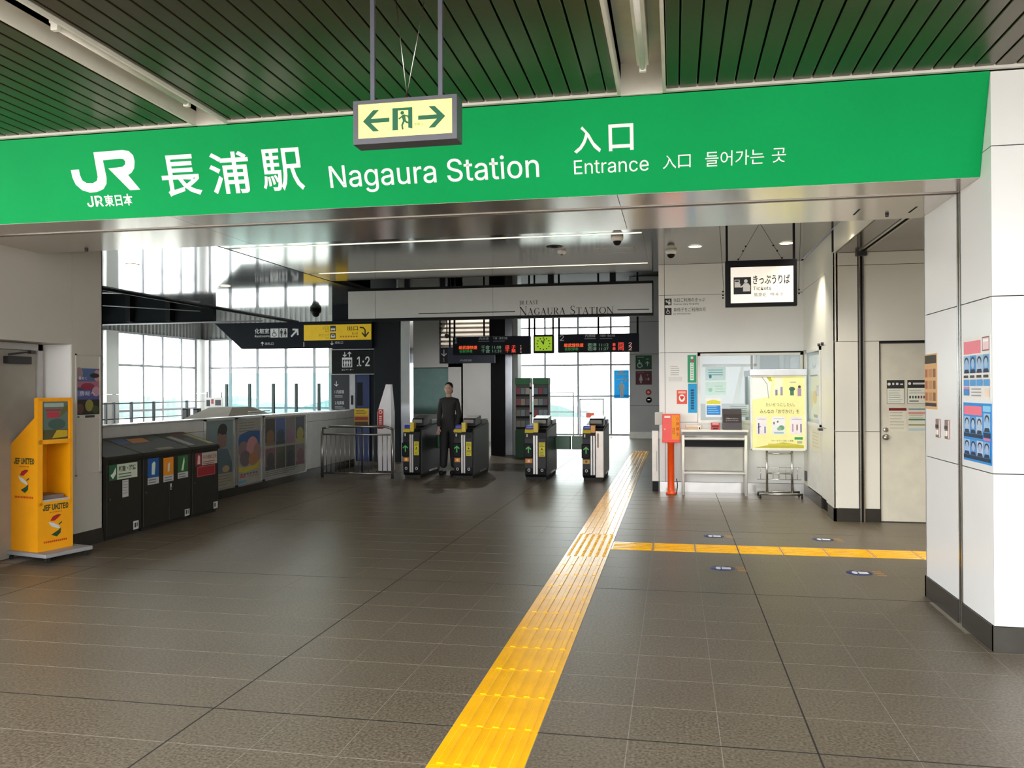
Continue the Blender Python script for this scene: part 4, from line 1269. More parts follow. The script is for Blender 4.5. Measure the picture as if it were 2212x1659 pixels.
# ------------------------------------------------------------------ tickets sign
tk = thing('tickets_sign', 'hanging white lit tickets sign with black frame and ticket machine symbol', 'sign', (0.94, 9.42, 2.44))
MB().bbox(0.56, 1.31, 9.405, 9.50, 2.435, 2.94, 0.006).build('frame', M_black, tk)
MB().box(0.615, 1.27, 9.398, 9.41, 2.475, 2.865).build('face', lit('#fff8ea', 0.5), tk)
PK = face_y(9.398)
D_ = '#1b1c24'
text(PK, 'きっぷうりば', 0.85, 2.675, 1.235, 2.775, D_, tk, bold=0.016)
text(PK, 'Tickets', 0.85, 2.61, 1.04, 2.652, D_, tk)
text(PK, '售票处', 0.86, 2.54, 0.99, 2.582, '#5a5a60', tk)
text(PK, '매표소', 1.03, 2.545, 1.17, 2.58, '#6a6a70', tk)
prints(PK, [('r', 0.645, 2.57, 0.83, 2.757, D_), ('r', 0.655, 2.645, 0.71, 2.73, '#f4f2ee'), ('r', 0.662, 2.705, 0.70, 2.722, D_), ('e', 0.775, 2.712, 0.020, 0.020, '#f4f2ee'), ('p', [(0.745, 2.60), (0.82, 2.60), (0.822, 2.66), (0.80, 2.69), (0.755, 2.69), (0.742, 2.67), (0.718, 2.655), (0.718, 2.685), (0.71, 2.685), (0.708, 2.645), (0.73, 2.642), (0.745, 2.652)], '#f4f2ee')], tk)
for xx in (0.578, 1.285):
    MB().bbox(xx - 0.012, xx + 0.012, 9.44, 9.464, 2.93, 3.41, 0.003).build('hanger_post', M_black, tk)
mb = MB()
for a, b in (((0.70, 2.95), (0.96, 3.40)), ((1.16, 2.95), (0.90, 3.40)), ((0.545, 2.60), (0.50, 3.40)), ((1.33, 2.60), (1.36, 3.40))):
    mb.tube((a[0], 9.45, a[1]), (b[0], 9.45, b[1]), 0.0025, 6)
mb.build('stay_wire', M_dgrey, tk)
mb = MB()
for x, z in ((0.535, 2.61), (0.535, 2.57), (0.535, 2.54), (1.335, 2.61), (1.335, 2.57), (0.70, 2.96), (1.16, 2.96), (0.75, 3.05), (1.11, 3.04), (0.78, 3.10), (1.07, 3.10)):
    mb.ball((x, 9.45, z), 0.010, n=8)
mb.build('wire_clip', M_black, tk)

# ------------------------------------------------------------------ white hanging station name beam
hb = thing('hanging_sign_beam', 'white hanging beam sign with black serif station name above the gates', 'sign', (-3.0, 14.0, 2.76))
for a, b in ((-5.69, -5.18), (-5.18, -3.05), (-3.05, -0.345)):
    MB().box(a + 0.003, b - 0.003, 14.0, 14.12, 2.80, 3.29).build('panel', mat('beam_white', (0.62, 0.63, 0.62), 0.35, var=0.02), hb)
MB().box(-5.70, -0.33, 13.99, 14.14, 3.29, 3.335).box(-5.70, -0.33, 13.985, 14.14, 2.755, 2.80).box(-0.345, -0.33, 13.99, 14.14, 2.76, 3.33).build('edge_channel', M_black, hb)
for xx in (-4.6, -3.95, -2.05, -1.0):
    MB().box(xx - 0.05, xx + 0.05, 14.03, 14.1, 3.33, 5.0).build('hanger', M_black, hb)
prints(face_y(14.0), [('r', -4.38, 2.862, -2.66, 2.878, '#1a1a1c'), ('r', -0.92, 2.852, -0.40, 2.868, '#1a1a1c')], hb, 'rule')


def arc(cx, cy, rx, ry, tx, ty, a0, a1, n=14):
    """tapered ring segment as a list of quads"""
    out = []
    for k in range(n):
        p = []
        for a, s_ in ((a0 + (a1 - a0) * k / n, 0), (a0 + (a1 - a0) * (k + 1) / n, 0)):
            p.append((R(a)))
        o0, o1 = p
        out.append([(cx + rx * math.cos(o0), cy + ry * math.sin(o0)), (cx + rx * math.cos(o1), cy + ry * math.sin(o1)), (cx + (rx - tx) * math.cos(o1), cy + (ry - ty) * math.sin(o1)), (cx + (rx - tx) * math.cos(o0), cy + (ry - ty) * math.sin(o0))])
    return out


def par(x0, y0, x1, y1, w):
    return [(x0 - w / 2, y0), (x0 + w / 2, y0), (x1 + w / 2, y1), (x1 - w / 2, y1)]


def rc(x0, y0, x1, y1):
    return [(x0, y0), (x1, y0), (x1, y1), (x0, y1)]


TK, TN = 0.13, 0.045
SER = {
    'N': (0.82, [par(0.12, 0, 0.12, 1, TN), par(0.10, 1, 0.72, 0, 0.15), par(0.72, 0, 0.72, 1, TN), rc(0.02, 0, 0.22, 0.035), rc(0.0, 0.965, 0.16, 1), rc(0.62, 0.965, 0.82, 1)]),
    'A': (0.78, [par(0.10, 0, 0.38, 1, TN), par(0.38, 1, 0.66, 0, 0.14), rc(0.2, 0.33, 0.58, 0.37), rc(0.0, 0, 0.2, 0.035), rc(0.53, 0, 0.78, 0.035)]),
    'G': (0.80, arc(0.42, 0.5, 0.40, 0.51, TK, TN, 45, 315) + [rc(0.62, 0.08, 0.74, 0.42), rc(0.52, 0.40, 0.80, 0.435), rc(0.66, 0.72, 0.69, 1.0)]),
    'U': (0.80, arc(0.41, 0.33, 0.29, 0.34, TK * 0.8, TN, 180, 360) + [rc(0.12, 0.33, 0.24, 1), rc(0.655, 0.33, 0.70, 1), rc(0.04, 0.965, 0.32, 1), rc(0.58, 0.965, 0.80, 1)]),
    'R': (0.72, [rc(0.10, 0, 0.23, 1), rc(0.02, 0, 0.32, 0.035), rc(0.02, 0.965, 0.34, 1), par(0.34, 0.5, 0.64, 0, 0.14), rc(0.2, 0.5, 0.38, 0.54), rc(0.56, 0, 0.76, 0.035)] + arc(0.34, 0.76, 0.26, 0.245, TK, TN, -90, 90)),
    'S': (0.56, arc(0.28, 0.755, 0.22, 0.255, 0.09, TN, 40, 270) + arc(0.28, 0.255, 0.24, 0.265, 0.10, TN, -140, 90) + [rc(0.44, 0.75, 0.47, 1.0), rc(0.03, 0.02, 0.06, 0.27), par(0.40, 0.38, 0.16, 0.62, 0.15)]),
    'T': (0.70, [rc(0.285, 0, 0.415, 1), rc(0.17, 0, 0.53, 0.035), rc(0.02, 0.955, 0.68, 1), rc(0.02, 0.80, 0.05, 1), rc(0.65, 0.80, 0.68, 1)]),
    'I': (0.36, [rc(0.115, 0, 0.245, 1), rc(0.02, 0, 0.34, 0.035), rc(0.02, 0.965, 0.34, 1)]),
    'O': (0.88, arc(0.44, 0.5, 0.42, 0.51, TK, TN, 0, 360, 28)),
    'J': (0.40, [rc(0.16, 0.05, 0.29, 1), rc(0.06, 0.965, 0.38, 1)] + arc(0.10, 0.04, 0.19, 0.28, 0.12, 0.10, -90, 0, 8)),
    'E': (0.64, [rc(0.10, 0, 0.23, 1), rc(0.02, 0, 0.58, 0.04), rc(0.02, 0.96, 0.56, 1), rc(0.2, 0.49, 0.46, 0.53), rc(0.55, 0, 0.58, 0.22), rc(0.53, 0.80, 0.56, 1), rc(0.44, 0.40, 0.47, 0.62)]),
}


def serif(pl, body, u0, v0, u1, h, parent, small=0.80, mt=None):
    """small-caps roman lettering: first letter of each word full height"""
    x = 0.0
    polys = []
    first = True
    for ch in body:
        if ch == ' ':
            x += 0.30
            first = True
            continue
        s_ = 1.0 if first else small
        first = False
        w, ps = SER[ch]
        for p in ps:
            polys.append([((x + a * s_), b * s_) for a, b in p])
        x += (w + 0.07) * s_
    sx = (u1 - u0) / (x - 0.07)
    return prints(pl, [('p', [(u0 + a * sx, v0 + b * h) for a, b in p], mt or '#1a1a1c') for p in polys], parent, 'lettering', n0=0.001)


PH = face_y(14.0)
# one flat layer per letter set
_pr = prints


def prints_flat(pl, polys, parent, mt, name='lettering', n=0.0012):
    mb = MB()
    for p in polys:
        mb.add([pl.p(a, b, n) for a, b in p], [tuple(range(len(p)))], mt)
    return mb.build(name, None, parent)


serif(PH, 'NAGAURA', -2.59, 2.805, -1.80, 0.145, hb)
serif(PH, 'STATION', -1.72, 2.800, -0.99, 0.145, hb)
serif(PH, 'JR EAST', -2.59, 2.985, -2.26, 0.065, hb, small=1.0)

# ------------------------------------------------------------------ departure boards and clock at y = 18


def led_board(lab, x0, x1, z0, z1, num, line2, t1, t2, d1_, d2_, plat, hx):
    b = thing('departure_board', lab, 'departure board', ((x0 + x1) / 2, 18.0, z0), 'departure boards')
    MB().bbox(x0, x1, 18.0, 18.14, z0, z1, 0.008).build('case', M_navy, b)
    zc = z0 + 0.21
    MB().box(x0 + 0.05, x1 - 0.05, 17.994, 18.002, z0 + 0.025, zc).build('led_panel', M_black, b)
    for xx in hx:
        MB().tube((xx, 18.07, z1), (xx, 18.07, 5.0), 0.022, 10).build('hanger', M_black, b)
    w = x1 - x0
    L = face_y(17.994)
    H = face_y(18.0)
    text(H, num, x0 + 0.045, z1 - 0.14, x0 + 0.045 + (0.05 if num == '1' else 0.09), z1 - 0.02, '#d6dade', b)
    text(H, '内房線', x0 + 0.60, z1 - 0.075, x0 + 0.82, z1 - 0.015, '#c8ccd2', b)
    text(H, line2, x0 + 0.92, z1 - 0.07, x0 + 1.24, z1 - 0.02, '#c8ccd2', b)
    prints(H, [('r', x0 + 0.58, z1 - 0.11, x0 + 0.83, z1 - 0.10, '#9aa0a8'), ('r', x0 + 0.92, z1 - 0.115, x0 + 1.18, z1 - 0.10, '#6a7078')], b)
    ro, gr_ = lit('#ff5a26', 1.0), lit('#1f8a3c', 0.55)
    gw = lit('#6f9a80', 0.5)
    text(L, '総武線快速', x0 + 0.14, z0 + 0.12, x0 + 0.56, z0 + 0.20, ro, b, bold=0.01)
    text(L, '各駅停車', x0 + 0.15, z0 + 0.04, x0 + 0.45, z0 + 0.11, gr_, b)
    text(L, t1, x0 + 0.65, z0 + 0.12, x0 + 1.10, z0 + 0.20, gw, b)
    text(L, t2, x0 + 0.65, z0 + 0.035, x0 + 1.10, z0 + 0.115, gw, b)
    text(L, d1_, x0 + 1.19, z0 + 0.12, x0 + 1.43, z0 + 0.20, lit('#ff4a3a', 0.9), b, space=1.6)
    text(L, d2_, x0 + 1.19, z0 + 0.035, x0 + 1.43, z0 + 0.115, lit('#ff4a3a', 0.9), b, space=1.6)
    text(L, plat, x0 + 1.53, z0 + 0.12, x0 + 1.53 + (0.03 if plat == '1' else 0.07), z0 + 0.20, lit('#d8a8a0', 0.6), b)
    text(L, plat, x0 + 1.53, z0 + 0.035, x0 + 1.53 + (0.03 if plat == '1' else 0.07), z0 + 0.115, lit('#d8a8a0', 0.6), b)


led_board('black departure board for platform 1 left of the green clock', -4.84, -3.09, 2.31, 2.71, '1', '千葉・東京方面', '千倉 11:08', '千倉 11:31', '逗子', '千葉', '1', (-4.82, -4.0, -3.12))
led_board('black departure board for platform 2 right of the green clock', -2.48, -0.73, 2.33, 2.73, '2', '木更津・館山方面', '君津 11:12', '君津 11:37', '8両', '8両', '2', (-2.46, -1.60, -0.76))
ck = thing('clock', 'square black clock with lit yellow-green face between the departure boards', 'clock', (-2.79, 18.0, 2.32))
MB().bbox(-3.02, -2.57, 18.0, 18.12, 2.32, 2.73, 0.02).build('case', M_black, ck)
MB().box(-2.985, -2.605, 17.995, 18.002, 2.375, 2.685).build('dial', lit('#9cc413', 0.55), ck)
prints(face_y(17.994), [('e', -2.795 + 0.14 * math.sin(R(30 * k)), 2.53 + 0.125 * math.cos(R(30 * k)), 0.014, 0.014, '#10140a') for k in range(12)] + [('p', stroke_poly((-2.795, 2.53), (-2.775, 2.64), 0.018), '#10140a'), ('p', stroke_poly((-2.795, 2.53), (-2.84, 2.60), 0.024), '#10140a'), ('e', -2.795, 2.53, 0.016, 0.016, '#10140a')], ck, 'hands')
for xx in (-3.0, -2.59):
    MB().tube((xx, 18.06, 2.72), (xx, 18.06, 5.0), 0.02, 10).build('hanger', M_black, ck)
cc = thing('hanging_camera', 'small grey camera hanging left of the left departure board', 'camera', (-4.95, 17.9, 2.68))
MB().tube((-4.95, 17.9, 2.78), (-4.95, 17.9, 5.0), 0.012, 8).build('drop_rod', M_dgrey, cc)
MB().ball((-4.95, 17.9, 2.73), 0.055, n=12).build('dome', M_dgrey, cc)

# ------------------------------------------------------------------ ticket gates


def gate(lab, x0, x1, yellow, wide=False):
    g_ = thing('ticket_gate', lab, 'ticket gate', ((x0 + x1) / 2, 14.0, 0), 'ticket gate machines')
    y0, y1 = 13.92, 15.22
    w = x1 - x0
    # side profile (y, z), nose rounded
    prof = [(y0 + 0.06, 0.05), (y1, 0.05), (y1, 0.94), (y1 - 0.10, 0.97), (y0 + 0.45, 0.90), (y0 + 0.10, 0.86), (y0 + 0.02, 0.80), (y0, 0.70), (y0, 0.20), (y0 + 0.02, 0.09)]
    MB().prism(prof, 'x', x0 + 0.012, x1 - 0.012).build('body', mat('gate_black', (0.008, 0.0085, 0.011), 0.42, spec=0.25), g_)
    sp = [(y0 + 0.10, 0.08), (y1 - 0.02, 0.08), (y1 - 0.02, 0.92), (y0 + 0.5, 0.87), (y0 + 0.12, 0.83)]
    MB().prism(sp, 'x', x0, x0 + 0.013).build('side_panel', mat('gate_side', (0.030, 0.032, 0.035), 0.38, spec=0.4), g_)
    MB().prism(sp, 'x', x1 - 0.013, x1).build('side_panel', mat('gate_side', (0.030, 0.032, 0.035), 0.38, spec=0.4), g_)
    MB().box(x0 + 0.02, x1 - 0.02, y0 + 0.08, y1 - 0.03, 0, 0.06).build('plinth', M_rubber, g_)
    MB().box(x1 - 0.002, x1 + 0.003, y0 + 0.55, y1 - 0.25, 0.07, 0.10).build('scuff_strip', M_steel, g_)
    # polished strip between the two front modules
    xa, xb = x0 + w * 0.40, x0 + w * 0.62
    mb = MB()
    for a, b in ((xa, (xa + xb) / 2 - 0.003), ((xa + xb) / 2 + 0.003, xb)):
        mb.bbox(a, b, y0 - 0.012, y0 + 0.03, 0.10, 0.76, 0.006)
    mb.build('steel_strip', mat('gate_steel', (0.42, 0.41, 0.40), 0.38, metal=0.6), g_)
    # left module: IC reader, arrow display, stickers
    l0, l1 = x0 + 0.01, xa - 0.004
    MB().bbox(l0 - 0.012, l1, y0 - 0.04, y0 + 0.02, 0.38, 0.62, 0.015).build('display_box', M_black, g_)
    cu = (l0 + l1) / 2
    prints(face_y(y0 - 0.04), arrow_items(cu, 0.515, 0.11, 90, lit('#2a8a3a', 0.5), 0.16), g_, 'arrow')
    MB().prism([(y0 + 0.0, 0.80), (y0 + 0.14, 0.86), (y0 + 0.14, 0.90), (y0 + 0.02, 0.85)], 'x', l0, l1 + 0.01).build('reader_rim', mat('reader_yellow', (0.62, 0.48, 0.03), 0.4), g_)
    MB().bbox(l0 + 0.01, l1 + 0.01, y0 + 0.04, y0 + 0.20, 0.86, 0.925, 0.015).build('card_reader', mat('reader_blue', (0.02, 0.02, 0.30), 0.3, emit=0.15), g_)
    MB().bbox(xa, xb, y0 + 0.03, y0 + 0.16, 0.80, 0.97 if yellow else 0.93, 0.006).build('ticket_slot', mat('slot_yellow', (0.66, 0.50, 0.03), 0.4) if yellow else mat('slot_orange', (0.75, 0.32, 0.03), 0.4), g_)
    F = face_y(y0)
    it = [('r', l0 + 0.01, 0.29, l1 - 0.01, 0.36, '#d8862a' if yellow else '#c9a04a'), ('e', cu, 0.325, 0.022, 0.022, '#8a4a10' if not yellow else '#f0d0a0'), ('e', cu, 0.17, 0.024, 0.026, '#c8c8cc'), ('e', cu, 0.17, 0.014, 0.016, '#101114'), ('r', l0 + 0.03, 0.73, l0 + 0.05, 0.78, '#d8d8dc')]
    r0, r1 = xb + 0.006, x1 - 0.014
    if yellow:
        it += [('r', r0 + 0.008, 0.40, r1 - 0.008, 0.64, '#d8cc1c'), ('e', (r0 + r1) / 2, 0.17, 0.024, 0.026, '#c8c8cc'), ('e', (r0 + r1) / 2, 0.17, 0.014, 0.016, '#101114'), ('p', [((r0 + r1) / 2 - 0.02, 0.515), ((r0 + r1) / 2 + 0.02, 0.515), ((r0 + r1) / 2, 0.55)], '#2a2810')] + text_lines(r0 + 0.018, r1 - 0.015, 0.62, 3, 0.022, 0.010, '#6e6a10') + text_lines(r0 + 0.018, r1 - 0.015, 0.50, 4, 0.024, 0.010, '#6e6a10')
        prints(F, it, g_)
    else:
        prints(F, it, g_)
        MB().bbox(r0, r1 + 0.02, y0 - 0.012, y0 + 0.05, 0.06, 0.84, 0.01).build('cover_plate', mat('plate_cream', (0.66, 0.60, 0.55), 0.3, metal=0.2), g_)
        MB().bbox(r0 + 0.03, r0 + 0.055, y0 - 0.016, y0, 0.56, 0.80, 0.004).build('slot_insert', mat('slot_brown', (0.30, 0.20, 0.11), 0.5), g_)
    # hood with the screen
    hp_ = [(y0 + 0.30, 0.90), (y0 + 0.74, 0.93), (y0 + 0.74, 1.05), (y0 + 0.68, 1.075), (y0 + 0.34, 1.035), (y0 + 0.28, 1.0)]
    MB().prism(hp_, 'x', x0 + w * 0.28, x1 - 0.02).build('hood', mat('hood_black', (0.03, 0.033, 0.036), 0.25), g_)
    MB().prism([(y0 + 0.29, 0.95), (y0 + 0.285, 1.01), (y0 + 0.275, 1.01), (y0 + 0.28, 0.95)], 'x', x0 + w * 0.32, x1 - 0.05).build('screen', mat('gate_screen', (0.25, 0.24, 0.22), 0.2), g_)
    MB().bbox(x1 - 0.10, x1 - 0.004, y0 + 0.72, y1 - 0.05, 0.90, 1.0, 0.02).build('rear_hood', mat('hood_black', (0.03, 0.033, 0.036), 0.25), g_)
    return g_


gate('ticket gate with yellow label next to the steel railing', -4.66, -4.34, True)
gate('ticket gate with yellow label beside the person in black', -3.74, -3.40, True)
gate('ticket gate with yellow label in front of the brochure racks', -2.50, -2.12, True)
gate('rightmost ticket gate with cream cover plate beside the yellow strip', -1.52, -1.16, False)


def flap(lab, x0, x1, col=(0.006, 0.10, 0.03)):
    f = thing('gate_flap', lab, 'gate flap', ((x0 + x1) / 2, 15.0, 0.45), 'green gate flaps')
    MB().bbox(x0, x1, 14.98, 15.01, 0.45, 0.69, 0.01).build('panel', mat('flap_green', col, 0.35), f)
    MB().tube(((x0 if x0 + x1 < -6 else x1), 14.995, 0.45), ((x0 if x0 + x1 < -6 else x1), 14.995, 0.69), 0.012, 8).build('hinge', M_dgrey, f)


flap('green flap fixed to the gate in front of the brochure racks', -2.12, -1.845)
flap('green flap fixed to the rightmost ticket gate', -1.815, -1.525)
flap('green flap fixed to the gate next to the steel railing', -4.335, -4.06)
flap('green flap fixed to the gate beside the person in black', -4.03, -3.738)

# ------------------------------------------------------------------ steel railing left of gates
fe = thing('steel_railing', 'stainless steel railing with vertical bars left of the ticket gates', 'railing', (-5.36, 13.8, 0))
for xx in (-6.10, -4.80):
    MB().tube((xx, 13.8, 0), (xx, 13.8, 0.86), 0.026, 14).build('post', M_rail, fe)
MB().path([(-6.10, 13.8, 0.86), (-5.95, 13.8, 0.90), (-4.92, 13.8, 0.90), (-4.80, 13.8, 0.86)], 0.022, 12).build('top_rail', M_rail, fe)
MB().tube((-6.10, 13.8, 0.76), (-4.80, 13.8, 0.76), 0.016, 10).build('upper_rail', M_rail, fe)
MB().tube((-6.10, 13.8, 0.08), (-4.80, 13.8, 0.08), 0.016, 10).build('lower_rail', M_rail, fe)
for k in range(14):
    x = -6.02 + k * 0.0865
    MB().tube((x, 13.8, 0.08), (x, 13.8, 0.76), 0.008, 8).build('bar', M_rail, fe)
wp_ = thing('white_obelisk', 'tall tapering white sign post behind the steel railing', 'sign post', (-5.25, 14.7, 0))
mb = MB()
b0 = [(-5.37, 14.6), (-5.10, 14.6), (-5.10, 14.8), (-5.37, 14.8)]
t0 = [(-5.22, 14.65), (-5.13, 14.65), (-5.13, 14.75), (-5.22, 14.75)]
mb.add([(a, b, 1.12) for a, b in b0] + [(a, b, 1.64) for a, b in t0] + [(a, b, 0.05) for a, b in b0], [(0, 1, 5, 4), (1, 2, 6, 5), (2, 3, 7, 6), (3, 0, 4, 7), (4, 5, 6, 7), (8, 11, 10, 9), (8, 9, 1, 0), (9, 10, 2, 1), (10, 11, 3, 2), (11, 8, 0, 3)])
mb.build('body', mat('obelisk_white', (0.78, 0.76, 0.80), 0.35), wp_)
MB().box(-5.39, -5.08, 14.58, 14.82, 0, 0.05).build('base', M_dgrey, wp_)
sheet(face_y(14.598), -5.36, 0.82, -5.25, 1.18, 0.003, ink('#b8322a'), 'red_label', wp_)
prints(face_y(14.594), [('e', -5.305, 1.13, 0.035, 0.035, '#f4e8e4'), ('e', -5.305, 1.13, 0.022, 0.022, '#b8322a')] + text_lines(-5.33, -5.28, 1.06, 6, 0.035, 0.018, '#f4e0dc', 0.1), wp_)
yb = thing('yellow_notice_stand', 'yellow and red notice on a stand behind the steel railing', 'notice', (-5.62, 14.5, 0))
MB().bbox(-5.78, -5.50, 14.5, 14.53, 0.86, 1.20, 0.004).build('board', ink('#b8923a'), yb)
MB().tube((-5.64, 14.53, 0), (-5.64, 14.53, 0.9), 0.015).box(-5.76, -5.52, 14.42, 14.64, 0, 0.02).build('stand', M_dgrey, yb)
prints(face_y(14.5), [('r', -5.77, 1.08, -5.51, 1.19, '#c8a818'), ('r', -5.77, 0.98, -5.51, 1.05, '#8a3a20'), ('r', -5.77, 0.88, -5.51, 0.96, '#4a3a2c')] + text_lines(-5.75, -5.53, 1.17, 3, 0.03, 0.012, '#6a5408'), yb)

# ------------------------------------------------------------------ recycling bins


def rbin(lab, y0, y1, doors, lidcols):
    b = thing('recycling_bin', lab, 'bin', (-6.0, (y0 + y1) / 2, 0), 'charcoal recycling bins')
    xb, xf = -6.28, -5.72
    MB().box(xb, xf - 0.012, y0 + 0.004, y1 - 0.004, 0.04, 0.80).build('body', M_bin, b)
    MB().box(xb + 0.03, xf - 0.03, y0 + 0.02, y1 - 0.02, 0, 0.04).build('plinth', M_rubber, b)
    lid = MB().prism([(xb, 0.80), (xf + 0.012, 0.80), (xf + 0.018, 0.835), (xf - 0.01, 0.86), (xb + 0.06, 1.01), (xb, 1.01)], 'y', y0 + 0.002, y1 - 0.002).build('lid', M_bin, b)
    e = [y0] + doors + [y1]
    for a, c_ in zip(e, e[1:]):
        d = MB().bbox(xf - 0.014, xf, a + 0.010, c_ - 0.010, 0.05, 0.79, 0.004).build('door', M_bin, b)
        MB().lathe((xf, a + 0.05, 0.42), [(0.013, 0), (0.013, 0.008), (0.008, 0.012)], 12, axis='x').build('lock', M_dgrey, d)
    # sloping lid surface
    ln = Pl((xf - 0.01, 0, 0.86), (0, 1, 0), (xb + 0.06 - xf + 0.01, 0, 0.15))
    prints(ln, lidcols, b, 'lid_print', n0=0.002)
    return b


K_ = '#050505'
PBN = face_px(-5.72)
b1 = rbin('charcoal bin with green and white newspaper label', 7.60, 8.185, [], [('p', [(7.66, 0.10), (8.0, 0.10), (8.02, 0.22), (7.70, 0.22)], K_), ('r', 7.70, 0.36, 7.86, 0.42, '#8a8f80'), ('r', 7.9, 0.38, 7.98, 0.42, '#6a7060')])
for its in ([('r', 7.64, 0.615, 7.765, 0.775, '#1d5c3c'), ('p', [(7.66, 0.67), (7.70, 0.63), (7.75, 0.68), (7.745, 0.75), (7.70, 0.69)], '#d8e0d0'), ('r', 7.765, 0.615, 8.10, 0.775, '#c8d0bc')] + text_lines(7.79, 8.05, 0.675, 2, 0.03, 0.012, '#4a6a54'),
            [('r', 7.85, 0.42, 7.95, 0.60, '#bcbcbc')] + text_lines(7.86, 7.94, 0.585, 5, 0.03, 0.008, '#8a8a8a'),
            [('r', 8.03, 0.05, 8.12, 0.14, '#d4d4d4'), ('r', 8.05, 0.07, 8.08, 0.12, '#202020'), ('r', 8.09, 0.08, 8.105, 0.12, '#303030')]):
    prints(PBN, its, b1, 'label', n0=0.002)
text(PBN, '新聞・雑誌', 7.79, 0.695, 8.07, 0.755, '#1d4030', b1, bold=0.02, n=0.004)
b2 = rbin('double charcoal bin with blue, orange and green recycling labels', 8.20, 9.13, [8.672], [('p', [(8.22, 0.3), (8.44, 0.3), (8.46, 0.46), (8.26, 0.46)], '#1c3a70'), ('e', 8.36, 0.18, 0.06, 0.05, '#10203c'), ('p', [(8.45, 0.30), (8.76, 0.30), (8.80, 0.44), (8.50, 0.44)], '#b06a1c'), ('e', 8.66, 0.18, 0.05, 0.05, '#200c08'), ('p', [(8.55, 0.03), (8.84, 0.03), (8.84, 0.09), (8.55, 0.09)], '#7a7458'), ('e', 8.95, 0.2, 0.06, 0.06, '#0a0f0b'), ('p', [(8.84, 0.3), (9.08, 0.3), (9.1, 0.44), (8.88, 0.44)], '#1e3022')])


def can_label(y0, y1, z0, z1, col, kind):
    c_ = (y0 + y1) / 2
    w = (y1 - y0)
    it = [('r', y0, z0, y1, z1, '#b4b6b8'), ('r', y0, z0 + (z1 - z0) * 0.26, y1, z1, col)]
    zc = z0 + (z1 - z0) * 0.62
    if kind == 'can':
        it += [('p', [(c_ - 0.15 * w, zc - 0.07), (c_ + 0.12 * w, zc - 0.075), (c_ + 0.2 * w, zc + 0.05), (c_ + 0.08 * w, zc + 0.075), (c_ - 0.12 * w, zc + 0.05)], '#cfe0d0')]
    elif kind == 'cup':
        it += [('p', [(c_ - 0.08 * w, zc - 0.06), (c_ + 0.1 * w, zc - 0.05), (c_ + 0.16 * w, zc + 0.05), (c_ - 0.06 * w, zc + 0.03)], '#d8d8c8')]
    else:
        it += [('p', [(c_ - 0.16 * w, zc - 0.075), (c_ + 0.05 * w, zc - 0.075), (c_ + 0.16 * w, zc + 0.03), (c_ + 0.12 * w, zc + 0.085), (c_ + 0.02 * w, zc + 0.04)], '#cfe0c8')]
    return it + text_lines(y0 + 0.02, y1 - 0.02, z0 + (z1 - z0) * 0.2, 2, 0.03, 0.012, '#6c6e72')


for its in (can_label(8.28, 8.485, 0.50, 0.79, '#14509c', 'can'), can_label(8.57, 8.765, 0.50, 0.775, '#e08a10', 'cup'), can_label(8.85, 9.06, 0.51, 0.775, '#24602c', 'bottle'),
            [('r', 8.70, 0.40, 8.73, 0.47, '#b8bcc0')], [('r', 8.99, 0.05, 9.09, 0.13, '#c8c8c8'), ('r', 9.01, 0.07, 9.04, 0.12, '#303030'), ('r', 9.055, 0.07, 9.07, 0.12, '#303030')]):
    prints(PBN, its, b2, 'label', n0=0.002)
b3 = rbin('charcoal bin with dark red other waste labels beside the posters', 9.145, 9.75, [], [('p', [(9.20, 0.06), (9.32, 0.06), (9.32, 0.40), (9.20, 0.40)], '#8c8c86'), ('p', [(9.34, 0.08), (9.58, 0.08), (9.58, 0.34), (9.36, 0.34)], K_), ('p', [(9.34, 0.36), (9.62, 0.36), (9.62, 0.46), (9.34, 0.46)], '#5a1620'), ('p', [(9.62, 0.05), (9.72, 0.05), (9.72, 0.44), (9.62, 0.44)], '#9a9450')])
for its in ([('r', 9.22, 0.62, 9.71, 0.775, '#b4aaa0'), ('r', 9.22, 0.62, 9.36, 0.775, '#7c2430'), ('p', [(9.26, 0.64), (9.32, 0.64), (9.32, 0.73), (9.29, 0.76), (9.27, 0.73)], '#d8b8b0')] + text_lines(9.38, 9.68, 0.665, 2, 0.025, 0.01, '#8a4a44'),
            [('r', 9.25, 0.485, 9.66, 0.61, '#b05050'), ('r', 9.265, 0.495, 9.645, 0.60, '#8c1420')],
            [('r', 9.62, 0.05, 9.72, 0.135, '#c8c8c8'), ('r', 9.64, 0.07, 9.67, 0.12, '#303030')]):
    prints(PBN, its, b3, 'label', n0=0.002)
text(PBN, 'その他のゴミ', 9.38, 0.69, 9.69, 0.745, '#6a2a2c', b3, bold=0.012, n=0.004)

# ------------------------------------------------------------------ framed posters on the parapet


def framed(name, lab, y0, y1, z0, z1, items, bgc):
    f = thing(name, lab, 'poster', (-6.3, (y0 + y1) / 2, z0), 'framed posters on the parapet')
    x = -6.325
    mb = MB()
    t = 0.022
    mb.box(x, x + 0.035, y0, y0 + t, z0, z1).box(x, x + 0.035, y1 - t, y1, z0, z1).box(x, x + 0.035, y0, y1, z0, z0 + t).box(x, x + 0.035, y0, y1, z1 - t, z1)
    mb.build('frame', mat('poster_frame', (0.60, 0.60, 0.60), 0.25, metal=0.8), f)
    MB().box(x, x + 0.012, y0 + t, y1 - t, z0 + t, z1 - t).build('sheet', ink(bgc), f)
    prints(face_px(x + 0.012), items, f)
    return f


